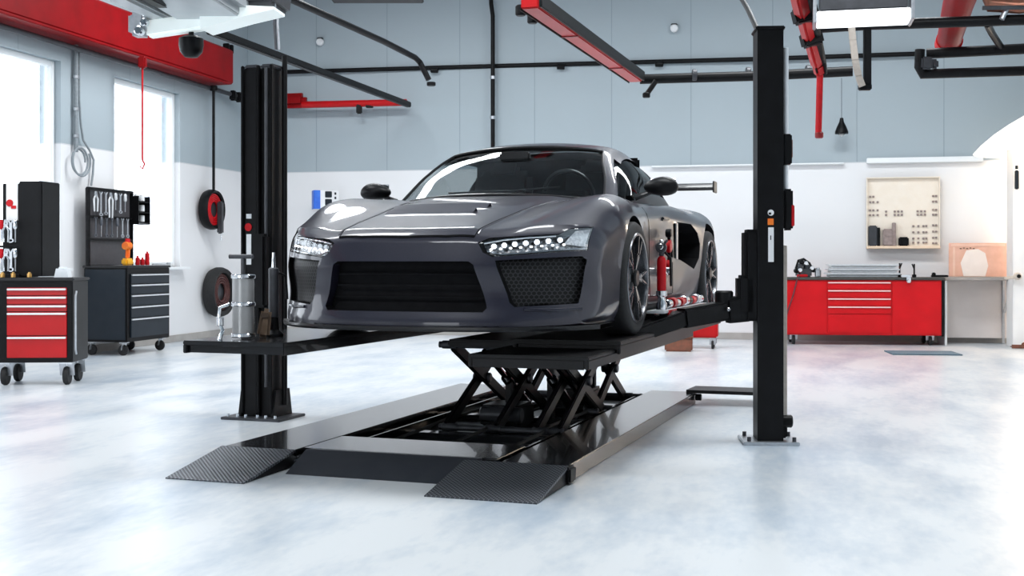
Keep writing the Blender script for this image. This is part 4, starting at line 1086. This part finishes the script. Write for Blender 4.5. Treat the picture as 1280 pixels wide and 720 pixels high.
# handle and clips on the white pier
pz = Vector((pp.x+.06, 16.6, 0))
o = MB(); o.bar((-.04, -.30, 2.16), (-.04, -.30, 2.42), .05, .05, .01); o.cyl((-.04, -.30, 2.46), .02, .05, 'z', 12, .004)
tag(o.build('wall_torch', NAVY, None, pz, ROT), 'dark torch clipped to the white pier at the right edge', 'torch')
o = MB(); o.cyl((-.03, -.30, .98), .05, .07, 'y', 20, .01); o.bar((-.2, -.30, .95), (-.03, -.30, .97), .04, .04, .01); a_ = o.build('bench_vice', BEIGE, None, pz, ROT); tag(a_, 'beige vice at the right end of the grey counter', 'vice')
MB().cyl((-.02, -.345, .98), .026, .02, 'y', 16, .004).build('vice_screw', BLACK, a_)
o = MB(); o.bar((-.14, -.40, .03), (.06, -.40, .03), .08, .05, .02); o.bar((.0, -.42, .05), (.08, -.38, .09), .05, .04, .015)
tag(o.build('work_shoe', COPPER, None, pz, ROT), 'brown shoe on the floor by the white pier', 'shoe')

# ---------------------------------------------------------------- red tool trolley behind the lift
tp = Vector((at(868, 430, 0+16.2).x, 16.2, 0))
tr = empty('tool_trolley', tp, R(-12), 'small red trolley on casters seen behind the lift', 'trolley')
MB().box((0, .2, .36), (.62, .40, .42), .02).build('tub', RED, tr)
MB().box((0, .2, .575), (.66, .44, .02), .006).build('tray_top', BLACK, tr)
for x in (-.24, .24):
    for y in (.05, .36): caster(tr, x, y, .055, .15)
MB().tube([(.33, .05, .4), (.42, .05, .42), (.42, .35, .42), (.33, .35, .4)], .012, 10).build('push_handle', CHROME, tr)
o = MB(); o.box((0, .15, .09), (.36, .30, .18), .02); o.box((0, .15, .185), (.38, .32, .02), .006)
bx = o.build('wooden_crate', COPPER, None, Vector((at(848, 440, 15.7).x, 15.7, 0)), R(-10)); tag(bx, 'copper brown crate on the floor left of the red trolley', 'crate')

# ---------------------------------------------------------------- things on and around the left runway
def LP(u, s, z): return CL(u, s, z)
RT = ZG                                                  # runway top
# chrome cylinder stand (fluid extractor)
ex0 = Vector((at(304, 425, 6.95).x, 6.95, RT)); 
ex = empty('fluid_extractor', ex0, R(-10), 'upright silver fluid extractor with tee handle on the left runway', 'extractor')
MB().cyl((0, 0, .19), .062, .34, 'z', 30, .012).build('tank', mat('clear_grey', (.30, .30, .30), .3, .3, noise=(8, (.36, .36, .36))), ex)
for z in (.02, .20, .36): MB().cyl((0, 0, z), .070, .024, 'z', 30, .005).build('clamp_ring', CHROME, ex)
o = MB(); o.tube([(0, 0, .36), (0, 0, .47)], .010, 12); o.tube([(-.085, 0, .475), (.06, 0, .475)], .013, 12); o.build('tee_handle', DGREY, ex)
o = MB(); o.tube([(-.07, -.03, .20), (-.12, -.05, .18), (-.13, -.05, .10), (-.10, -.06, .05), (-.12, -.07, -.02)], .012, 10); o.cyl((-.12, -.05, .10), .022, .05, 'z', 16, .004); o.build('drain_tap', CHROME, ex)
gun = Vector((at(342, 395, 7.15).x, 7.15, RT))
e_ = empty('grease_gun', gun, R(20), 'dark upright grease gun beside the left lift column', 'grease gun')
MB().cyl((0, 0, .26), .030, .30, 'z', 24, .008).build('barrel', DGREY, e_)
MB().tube([(0, 0, .41), (0, 0, .50)], [.012, .008], 12).build('nozzle', CHROME, e_)
MB().lathe([(0, 0), (.06, 0), (.06, .015), (.035, .04), (.03, .11), (0, .115)], (0, 0, 0), 'z', 24).build('stand_base', BLACK, e_)
MB().tube([(.03, 0, .38), (.07, 0, .36), (.08, 0, .22)], .009, 10).build('lever', BLACK, e_)
pch = MB().box((0, 0, .085), (.075, .05, .17), .018, rot=(0, R(8), 0), taper=(.8, .7)).build('leather_pouch', BROWN, None, Vector((at(331, 400, 7.05).x, 7.05, RT)), R(15)); tag(pch, 'brown leather pouch between silver extractor and grease gun', 'pouch')
MB().box((0, -.022, .13), (.05, .02, .03), .006).build('flap', mat('dark_leather', (.07, .045, .03), .6, noise=(20, (.09, .06, .04))), pch)

# extinguisher and parts by the car's door, standing on the arm side
xo = CL(1.02, .98, ZG+.10)
def shelf_plate():
    e_ = empty('parts_shelf', CL(1.06, 1.40, ZG+.125), -YAW, 'bright narrow parts shelf along the car sill', 'shelf')
    MB().box((0, 0, 0), (.12, 1.55, .018), .004).build('shelf_board', ALU, e_)
    MB().bar((.058, -.66, -.006), (.058, .66, -.006), .008, .03, .002).build('shelf_lip', REDP, e_)
    for y in (-.55, 0, .55): MB().box((0, y, -.064), (.04, .04, .11), .004).build('shelf_leg', BLACK, e_)
    return e_
shelf_plate()
fx = empty('fire_extinguisher', CL(1.065, .78, ZG+.136), -YAW, 'slim red extinguisher standing beside the car door', 'extinguisher')
MB().lathe([(0, 0), (.034, 0), (.034, .04), (.024, .055), (.024, .08), (.036, .09), (.036, .12), (0, .12)], (0, 0, 0), 'z', 26).build('foot', CHROME, fx, smooth=40)
MB().lathe([(0, .12), (.028, .12), (.030, .13), (.030, .31), (.026, .33), (.014, .345), (0, .35)], (0, 0, 0), 'z', 30).build('cylinder', REDP, fx, smooth=50)
o = MB(); o.cyl((0, 0, .36), .018, .03, 'z', 16, .004); o.cyl((-.0, -.01, .40), .036, .03, 'y', 20, .006); o.tube([(0, 0, .38), (.03, -.03, .43), (.05, -.08, .44)], .009, 10); o.build('valve', DGREY, fx)
o = MB(); o.cyl((0, -.03, .405), .018, .012, 'y', 16, .003); o.cyl((0, 0, .44), .014, .02, 'z', 12, .003); o.build('gauge', CHROME, fx)
MB().tube([(.02, 0, .37), (.055, .02, .33), (.058, .02, .15)], .008, 10).build('hose', BLACK, fx)
gs = empty('pressure_gauge', CL(1.00, 1.33, ZG+.55), -YAW, 'red and black gauge set hung on the car door', 'gauge')
o = MB(); o.cyl((0, 0, 0), .045, .035, 'x', 22, .006); o.cyl((0, -.02, -.13), .035, .035, 'x', 22, .006); o.build('dial', REDP, gs)
o = MB(); o.cyl((.0, .0, .09), .030, .04, 'x', 18, .005); o.cyl((0, .06, -.05), .028, .04, 'x', 18, .005); o.tube([(0, 0, .07), (0, .03, 0), (0, 0, -.12)], .012, 10); o.build('manifold', BLACK, gs)
o = MB(); o.cyl((.0, -.05, -.17), .03, .05, 'x', 18, .005); o.tube([(0, -.02, -.18), (0, -.1, -.19), (0, -.16, -.17)], .014, 10); o.build('coupler', CHROME, gs)
kinds = [(CHROME, .030), (REDP, .034), (STEEL, .026), (REDP, .03), (CHROME, .034), (BLACK, .03), (REDP, .028), (STEEL, .034), (CHROME, .03)]
for i, (m_, r_) in enumerate(kinds):
    y = .80+.145*i
    o = MB(); o.cyl((0, 0, r_), r_, .10, 'y', 20, .005); o.cyl((0, .06, r_), r_*.6, .05, 'y', 16, .003)
    tag(o.build('socket_tool', m_, None, CL(1.06, y+.20, ZG+.1345), -YAW), 'short %s tool on the car sill shelf, ' + ORD[i] + ' from the extinguisher' if False else ('short %s tool on the car sill shelf, ' + ORD[i] + ' from its front end') % {'chrome': 'chrome', 'red_plastic': 'red', 'brushed_steel': 'steel', 'black_powder_coat': 'black'}[m_.name], 'tool', '%s tools on the sill shelf' % {'chrome': 'chrome', 'red_plastic': 'red', 'brushed_steel': 'steel', 'black_powder_coat': 'black'}[m_.name])

# ---------------------------------------------------------------- left wall: reels, hoses, conduits
def wallL(px, py, off=0.0):
    """point on the left wall (off metres into the room) behind a pixel"""
    k = (px-640)/FOC; X0 = -4.4+off/math.cos(A); Y = (X0-19.97*math.tan(A))/(k-math.tan(A)); return Vector((k*Y, Y, CAMZ-(py-HOR)/FOC*Y))
p = wallL(265, 262, .14)
hr = empty('hose_reel', p, R(90)-A, 'black and red hose reel hanging high on the left wall', 'hose reel')
o = MB(); o.lathe([(.26, -.06), (.29, -.08), (.31, -.03), (.31, .03), (.29, .08), (.26, .06)], (0, 0, 0), 'y', 40, closed=True); o.build('drum', BLACK, hr)
o = MB()
for k in range(4): o.lathe([(.13+.033*k+.017*math.cos(t), .017*math.sin(t)-.03) for t in np.linspace(0, 6.283, 9)[:-1]], (0, 0, 0), 'y', 40, closed=True)
o.build('coiled_hose', REDP, hr)
o = MB(); o.cyl((0, .02, 0), .15, .06, 'y', 28, .01); o.box((.10, -.09, -.12), (.10, .08, .5), .02); o.build('reel_bracket', DGREY, hr)
MB().tube([(.12, -.1, -.36), (.12, -.1, -.47)], .02, 12).build('nozzle', CHROME, hr)
p = wallL(274, 365, .14)
hr = empty('cable_reel', p, R(90)-A, 'large dark cable reel low on the left wall', 'cable reel')
o = MB(); o.lathe([(.30, -.08), (.36, -.10), (.385, -.04), (.385, .04), (.36, .10), (.30, .08)], (0, 0, 0), 'y', 44, closed=True); o.build('drum', RUBBER, hr)
o = MB()
for k in range(4): o.lathe([(.15+.04*k+.02*math.cos(t), .02*math.sin(t)-.03) for t in np.linspace(0, 6.283, 9)[:-1]], (0, 0, 0), 'y', 40, closed=True)
o.build('coiled_cable', mat('maroon_cable', (.05, .008, .008), .5, noise=(14, (.09, .03, .025))), hr)
MB().cyl((0, .03, 0), .17, .06, 'y', 28, .01).build('hub', DGREY, hr)
# rods and straps dropping from the girder
def drop(nm, x, y0, y1, off, r, m, label, cat):
    a = wallL(x, y0, off); b = Vector((a.x, a.y, CAMZ-(y1-HOR)/FOC*a.y)); o = MB().tube([a, b], r, 12).build(nm, m); return tag(o, label, cat), a, b
o_, a, b = drop('support_rod', 267, 112, 238, .20, .022, BLACK, 'black rod from the girder down to the hose reel', 'rod')
MB().cyl(a+Vector((0, 0, .02)), .06, .08, 'z', 16, .01).build('rod_collar', BLACK, o_)
o_, a, b = drop('conduit', 95, 56, 190, .05, .028, HOSEG, 'grey conduit running down the left wall between windows', 'conduit')
for z in (.3, .6, .85): MB().cyl(a.lerp(b, z), .038, .04, 'z', 14, .004).build('pipe_clip', STEEL, o_)
ah = wallL(98, 202, .06)
pts = []
for t in np.linspace(0, 2*math.pi*2.1, 60): rr2 = .15+.018*t/6; pts.append(ah + E2*(rr2*math.cos(t)) + Vector((0, 0, rr2*math.sin(t))) + E1*(.012*t/3))
tag(MB().tube(pts, .013, 8).build('coiled_cord', HOSEG), 'loop of grey cord at the end of the wall conduit', 'cord')
pts = [wallL(x, y, .05) for x, y in ((99, 60), (99, 120), (101, 155), (104, 175), (112, 188), (117, 200), (116, 218), (114, 232))]
tag(MB().tube(pts, .014, 8).build('loose_cable', HOSEG), 'thin grey cable curving beside the wall conduit', 'cable')
o_, a, b = drop('lifting_strap', 178, 80, 200, .45, .013, REDP, 'thin red strap with hook hanging from the girder', 'strap')
MB().box(a+Vector((0, 0, .02)), (.10, .10, .16), .02).build('strap_ratchet', REDM, o_)
MB().tube([b, b+Vector((.03, 0, -.05)), b+Vector((.0, 0, -.12)), b+Vector((-.03, 0, -.08))], .012, 8).build('hook', REDP, o_)
# the red girder along the left wall
gA = RM(.28, .0-.25, 0); zb0, zt0 = 3.93, 4.47
o = MB(); 
pr0 = [(-.05, zb0), (.05, zb0-.03), (.10, zb0), (.12, zb0+.04), (.12, zt0-.1), (.08, zt0), (-.05, zt0)]
gl = empty('crane_girder', RM(.20, 0, 0), ROT, 'large red girder running along the left wall', 'girder')
MB().prism([(-.14, zb0+.03), (-.11, zb0), (.12, zb0), (.15, zb0+.03), (.15, zt0-.03), (.12, zt0), (-.11, zt0), (-.14, zt0-.03)], 'y', -17.0, -1.25).build('beam', REDM, gl)
MB().bar((.0, -17, zb0-.01), (.0, -1.40, zb0-.01), .36, .035, .008).build('flange', REDM, gl)
o = MB().tube([(-.05, -17, zb0-.10), (-.05, -.7, zb0-.10)], .035, 12); o.build('track_rail', DGREY, gl)
o = MB()
for y in (-1.28, -1.14): o.box((.05, y, zt0+.03), (.10, .05, .14), .01)
for y in (-.9, -.7): o.box((-.02, y, zb0-.12), (.10, .10, .16), .02)
o.build('end_bracket', BLACK, gl)

# ---------------------------------------------------------------- pipework on the back wall and overhead
def pipe(nm, pts, r, m, label, cat='pipe', seg=12):
    # laid out in the room's own axes
    iv = Matrix.Rotation(-ROT, 4, 'Z') @ Matrix.Translation(-Vector(pts[0]))
    return tag(MB().tube([iv @ Vector(p) for p in pts], r, seg).build(nm, m, None, pts[0], ROT), label, cat)
def sub(mb, name, m, parent):
    o = mb.build(name, m); o.parent = parent; bpy.context.view_layer.update(); o.matrix_parent_inverse = (Matrix.Translation(parent.location) @ Matrix.Rotation(parent.rotation_euler.z, 4, 'Z')).inverted(); return o
BW_ = lambda px, py, off=.09: wallpt(px, py, off)
p = pipe('sprinkler_pipe', [BW_(355, 90), BW_(640, 82), BW_(940, 74), BW_(1155, 67)], .035, BLACK, 'long thin black pipe across the upper back wall')
for x in (701, 824, 543): sub(MB().cyl(BW_(x, 82-(x-640)*.027+3), .045, .12, 'x', 14, .008), 'pipe_clamp', BLACK, p)
p = pipe('conduit', [BW_(613, -30, .14), BW_(614, 5, .14), BW_(616, 20, .14), BW_(616, 178, .14), BW_(616, 260, .14)], .034, BLACK, 'black vertical conduit on the back wall above the car roof', 'conduit')
for y in (97, 147): sub(MB().cyl(BW_(616, y, .14), .046, .05, 'z', 14, .004), 'pipe_clip', STEEL, p)
# joists and runs that recede into the hall
a, b = at(262, 38, 12.9), at(511, 131, 19.0)
o = MB(); o.bar(a, b, .085, .085, .01)
tag(o.build('steel_joist', BLACK), 'thick black joist sloping from the white lamp arm to the back wall', 'joist')
tp_ = pipe('sprinkler_pipe', [at(330, -16, 12.2), at(480, 52, 15.0), at(519, 72, 15.9), at(525, 78, 16), at(536, 100, 16.0)], .038, BLACK, 'thin black pipe with a downturned end above the joist')
sp_ = bpy.data.objects[-1] if False else None
o = MB(); o.cyl(at(539, 105, 16.0), .06, .05, 'z', 18, .008); sub(o, 'sprinkler_head', BLACK, tp_)
# red overhead duct beam, running back to the cross pipe
a, b = at(662, -14, 9.9), at(795, 100, 14.0); b.z = a.z = 3.32
rb = empty('hoist_beam', (0, 0, 0), 0, 'red overhead hoist beam crossing above the car roof', 'beam')
MB().bar(a, b, .155, .09, .012).build('beam', RED, rb)
dd_ = (b-a).normalized(); sx = dd_.cross(Vector((0, 0, 1))); sx.normalize()
MB().bar(a+sx*.093+Vector((0, 0, .02)), b+sx*.093+Vector((0, 0, .02)), .025, .11, .006).build('shaded_side_bar', BLACK, rb)  # black bar stands in for the beam's shaded side
MB().bar(a-sx*.083+Vector((0, 0, -.04)), b-sx*.083+Vector((0, 0, -.04)), .012, .03, .003).build('edge_strip', BLACK, rb)
for t in (.04, .12): MB().cyl(a.lerp(b, t)-sx*.13+Vector((0, 0, -.02)), .045, .09, 'z', 16, .01).build('trolley_wheel', BLACK, rb)
for t in (.30, .75): MB().bar(a.lerp(b, t)-sx*.085+Vector((0, 0, -.048)), a.lerp(b, t)+sx*.085+Vector((0, 0, -.048)), .03, .012, .003).build('splice_plate', mat('dark_red', (.25, .005, .008), .4, noise=(9, (.2, .004, .006))), rb)
# cross pipes
cp = pipe('cross_pipe', [at(800, 99, 14.1), at(945, 95, 13.9), at(1066, 89, 13.6)], .058, BLACK, 'thick black pipe from the red hoist beam to the right')
for t in (868, 935, 1010): sub(MB().cyl(at(t, 96-(t-800)*.035, 13.95), .068, .05, 'x', 16, .006), 'pipe_coupling', DGREY, cp)
o = MB(); o.tube([at(820, 101, 14.0), at(814, 110, 14.0), at(809, 117, 14.0)], .03, 12); o.cyl(at(808, 119, 14.0), .045, .06, 'z', 16, .01)
sub(o, 'sprinkler_head', BLACK, cp)
pipe('cross_pipe', [at(1020, 35, 11.8), at(1085, 31, 11.7), at(1180, 28, 11.5), at(1300, 24, 11.3)], .052, BLACK, 'upper black pipe running right under the white light box')
pipe('cross_pipe', [at(1158, 67, 12.6), at(1300, 60, 12.3)], .055, BLACK, 'middle of three black pipes at the upper right')
pipe('cross_pipe', [at(1150, 62, 12.5), at(1149, 84, 12.5), at(1153, 93, 12.5), at(1170, 92, 12.5), at(1300, 88, 12.2)], .05, BLACK, 'lowest black pipe with a bent end at upper right')
o = MB(); o.bar(at(1157, 72, 12.5), at(1156, 88, 12.5), .16, .12, .02); o.box(at(1168, 80, 12.5), (.08, .06, .10), .02)
tag(o.build('junction_box', DGREY), 'dark junction box between the two right hand pipes', 'box')
pipe('pipe_strut', [at(1234, 30, 11.5), at(1240, 42, 12.0), at(1252, 60, 12.4)], .035, BLACK, 'short bent black strut between upper right pipes', 'strut')
o = MB(); o.bar(at(1084, 32, 11.7), at(1084, 112, 11.7), .06, .07, .008); o.box(at(1081, 109, 11.7), (.12, .08, .06), .01)
tag(o.build('pipe_hanger', BLACK), 'black vertical hanger below the upper right pipe', 'hanger')
pts = [at(x, y, 11.5) for x, y in ((1064, 28), (1066, 50), (1069, 75), (1073, 95), (1078, 108))]
o = MB()
for q0_, q1_ in zip(pts, pts[1:]): o.bar(q0_, q1_, .065, .02, .004, up=(0, 1, 0))
tag(o.build('webbing_strap', BEIGE), 'beige webbing strap hanging beside the black hanger', 'strap')
# red articulated hose arm
pts = [at(998, -12, 10.6), at(1005, 18, 11), at(1013, 48, 11.4), at(1022, 80, 11.8), at(1025, 92, 11.9)]
ra = empty('retractable_arm', (0, 0, 0), 0, 'red and black jointed hose arm hanging near the right column', 'hose arm')
for i, (q0_, q1_) in enumerate(zip(pts, pts[1:])): MB().bar(q0_, q1_, .155-.018*i, .12-.01*i, .02, up=(0, 1, 0)).build('arm_segment', RED, ra)
MB().tube([p_+Vector((.095-.012*i, .0, 0)) for i, p_ in enumerate(pts)], [.035, .035, .04, .03, .025], 12).build('side_hose', BLACK, ra)
for i, t in enumerate((1, 2)): MB().box(pts[t]+Vector((.01, 0, 0)), (.22-.03*i, .17, .15), .02, rot=(0, R(-14), 0)).build('arm_joint', BLACK, ra)
for i, (q0_, q1_) in enumerate(zip(pts, pts[1:])):
    for sx_ in (-1, 1): MB().bar(q0_+Vector((sx_*(.078-.009*i), -.06, 0)), q1_+Vector((sx_*(.068-.009*i), -.055, 0)), .022, .022, .003, up=(0, 1, 0)).build('edge_guard', BLACK, ra)
MB().tube([at(1025, 92, 11.9), at(1023, 168, 11.9)], .032, 14).build('drop_tube', REDP, ra)
MB().cyl(at(1024, 169, 11.9), .042, .06, 'z', 16, .01).build('end_fitting', mat('dark_red', (.25, .005, .008), .4), ra)
# cone loudspeaker hanging from a wire on the back wall
pb_ = BW_(1052, 170, .3)
ls = empty('hanging_weight', pb_+Vector((0, 0, .03)), 0, 'small black cone shaped weight hanging before the back wall', 'weight'); ls.scale = (.68, .68, .8)
MB().lathe([(.0, .30), (.035, .29), (.05, .22), (.10, .13), (.14, .04), (.14, .0), (0, .0)], (0, 0, 0), 'z', 28).build('cone', BLACK, ls, smooth=40)
MB().tube([(0, 0, .29), (0, 0, 1.02)], .006, 8).build('wire', DGREY, ls)
MB().lathe([(0, 0), (.04, .0), (.05, -.03), (0, -.05)], (0, 0, 0), 'z', 18).build('tip', WHITE, ls)
# big red pipe upper right
p = pipe('red_duct', [at(1212, -40, 11.2), at(1198, 5, 12), at(1186, 52, 12.9)], [.17, .15, .125], REDM, 'thick red duct pointing down at the upper right', 'duct', 28)
sub(MB().tube([at(1187, 50, 12.85), at(1185, 56, 12.95)], .14, 28), 'duct_flange', RED, p)
o = MB(); o.tube([at(1236, -6, 11.4), at(1238, 6, 11.4), at(1275, 8, 11.3), at(1300, 4, 11.2)], .07, 18); vb = o.build('valve_body', COPPER); tag(vb, 'dark red valve at the top right corner', 'valve')
MB().tube([at(1228, 10, 11.3), at(1300, 9, 11.2)], .02, 10).build('valve_rod', DGREY, vb)
MB().tube([at(1262, 4, 11.3), at(1252, 24, 11.3)], .025, 10).build('valve_stem', STEEL, vb)
# small red pipe with housing on the back wall left
p = pipe('fire_pipe', [BW_(378, 131, .25), BW_(508, 128, .25)], .055, RED, 'short red pipe on the back wall right of the left column')
c_ = BW_(368, 126, .25)
sub(MB().box(c_, (.42, .2, .24), .07, rot=(0, 0, ROT)), 'pump_housing', REDM, p)
o = MB(); o.box(BW_(449, 136, .25), (.09, .1, .16), .015); o.box(BW_(462, 133, .25), (.12, .08, .05), .01); sub(o, 'pipe_valve', BLACK, p)
# cables dropping behind the left column
for i, (x, lab) in enumerate(((344, 'thin dark cable left of the pair above the left column'), (348, 'thin pale cable right of the pair above the left column'))):
    pipe('hanging_cable', [at(x, -20, 11), at(x-1, 30, 11), at(x+1, 62, 11)], .012, (DGREY, STEEL)[i], lab, 'cable')
# clear light bulbs by the wall
for px_, py_, lab in ((401, 53, 'small white sensor high on the back wall over the red pipe'), (843, 36, 'small white sensor high on the back wall by right column')):
    c_ = BW_(px_, py_, .03); o = MB(); o.cyl((0, -.03, 0), .06, .08, 'y', 18, .015); s_ = o.build('wall_sensor', WHITE, None, c_, ROT); tag(s_, lab, 'sensor'); MB().box((0, -.03, .06), (.10, .06, .03), .01).build('sensor_hood', DGREY, s_)
# blue box on the back wall
c_ = BW_(407, 250, .30)
bb = empty('first_aid_box', c_, ROT+R(30), 'small blue and white box on the back wall left of the car', 'box')
MB().box((0, 0, 0), (.40, .22, .30), .012).build('box', WHITE, bb)
MB().box((-.203, .0, 0), (.012, .215, .30), .003).build('blue_side', BLUE, bb)
MB().box((-.15, -.113, 0), (.10, .012, .30), .003).build('blue_face', BLUE, bb)
o = MB()
for z in (.085, -.04): o.box((.03, -.114, z), (.11, .012, .10), .01)
for z in (.10, .03, -.06): o.box((.14, -.114, z), (.03, .012, .04), .004)
o.build('dark_print', NAVY, bb)

# ---------------------------------------------------------------- ceiling luminaires in view
def emis(name, c, s): return mat(name, (.9, .92, .94), .4, emit=c, estr=s)
# right light box
o0 = at(1078, 20, 10.6)
lb = empty('light_box', o0, ROT, 'white box luminaire at the top right of the picture', 'light')
MB().box((0, .0, -.02), (.80, .30, .10), .012).build('diffuser', emis('cool_diffuser', (.95, .98, 1), 1.5), lb)
MB().box((0, .02, .12), (.74, .34, .18), .01).build('gear_tray', DGREY, lb)
for x in (-.41, .41): MB().box((x, .0, .06), (.03, .36, .28), .01).build('end_cap', STEEL, lb)
for x in (-.3, .3): MB().tube([(x, .02, .2), (x, .02, 2.0)], .008, 8).build('suspension_wire', STEEL, lb)
# left luminaire arm with grey hood
o0 = at(228, 30, 9.0)
la = empty('inspection_light', o0, R(-6), 'white jointed inspection light in front of the red girder', 'light')
MB().bar((-.27, 0, -.04), (.22, 0, .02), .11, .125, .02).build('light_arm', mat('white_added_glow', (.85, .9, .9), .3, emit=(.88, 1, .98), estr=.32), la)  # glow added for the floor light its white underside would reflect
o = MB(); o.box((-.33, 0, .0), (.14, .16, .18), .03); o.build('end_bracket', STEEL, la)
o = MB(); o.cyl((-.30, -.08, -.06), .035, .06, 'y', 14, .008); o.cyl((-.26, -.08, .0), .03, .06, 'y', 14, .008); o.build('knuckle', CHROME, la)
MB().prism([(.18, -.06), (.50, .02), (.74, .07), (.74, .09), (.26, .12), (.18, .10)], 'y', -.12, .16).build('lamp_head', mat('white_added_glow', (.85, .9, .9), .3), la)
MB().box((.48, .10, .24), (.52, .42, .26), .03, taper=(1.1, 1.1)).build('grey_hood', DGREY, la)
for x in (.67, .71): MB().tube([(x, 0, .1), (x, 0, .6)], .012, 10).build('suspension_rod', STEEL, la)
# long grey fixtures running forward at the top left
a, b = at(118, -20, 7.6), at(205, 22, 9.2); 
fx_ = MB().bar(a, b, .16, .07, .02).build('batten_light', mat('batten_grey', (.5, .53, .55), .35, .3, noise=(6, (.44, .47, .49)))); tag(fx_, 'slim grey batten at top left before the girder', 'light')
MB().bar(a+Vector((.16, 0, .02)), b+Vector((.12, 0, .05)), .09, .08, .01).build('black_tray', BLACK, fx_)
o = MB(); a, b = at(196, -34, 8.2), at(268, 12, 9.0)
hd = MB().bar(a, b, .62, .16, .05).build('canopy_light', mat('canopy_grey', (.50, .53, .55), .4, noise=(4, (.44, .47, .49)))); tag(hd, 'broad grey canopy light at the top left', 'light')
MB().bar(a-Vector((0, 0, .085)), b-Vector((0, 0, .085)), .50, .02, .004).build('lens_panel', mat('canopy_lens', (.62, .65, .67), .3, noise=(6, (.56, .6, .62))), hd)
# black dome camera under the arm
dm = empty('dome_camera', at(239, 60, 9.0), 0, 'black dome camera against the red girder', 'camera')
MB().lathe([(0, -.075), (.05, -.068), (.082, -.03), (.092, .02), (.09, .07), (.05, .09), (0, .09)], (0, 0, 0), 'z', 28).build('dome', BLACK, dm, smooth=50)
MB().tube([(0, 0, .08), (0, .0, .22)], .02, 12).build('mount', BLACK, dm)
# ceiling grille at the top centre
o = MB()
c_ = at(470, -10, 13.0)
o.box(c_, (1.0, .5, .14), .01); tag(o.build('ceiling_vent', BLACK), 'black ceiling unit at the top edge above the thin pipe', 'vent')
pipe('ceiling_conduit', [at(920, -14, 9.2), at(935, 12, 8.6), at(948, 40, 8.0)], .018, BLACK, 'thin black conduit entering the top of right column', 'conduit')
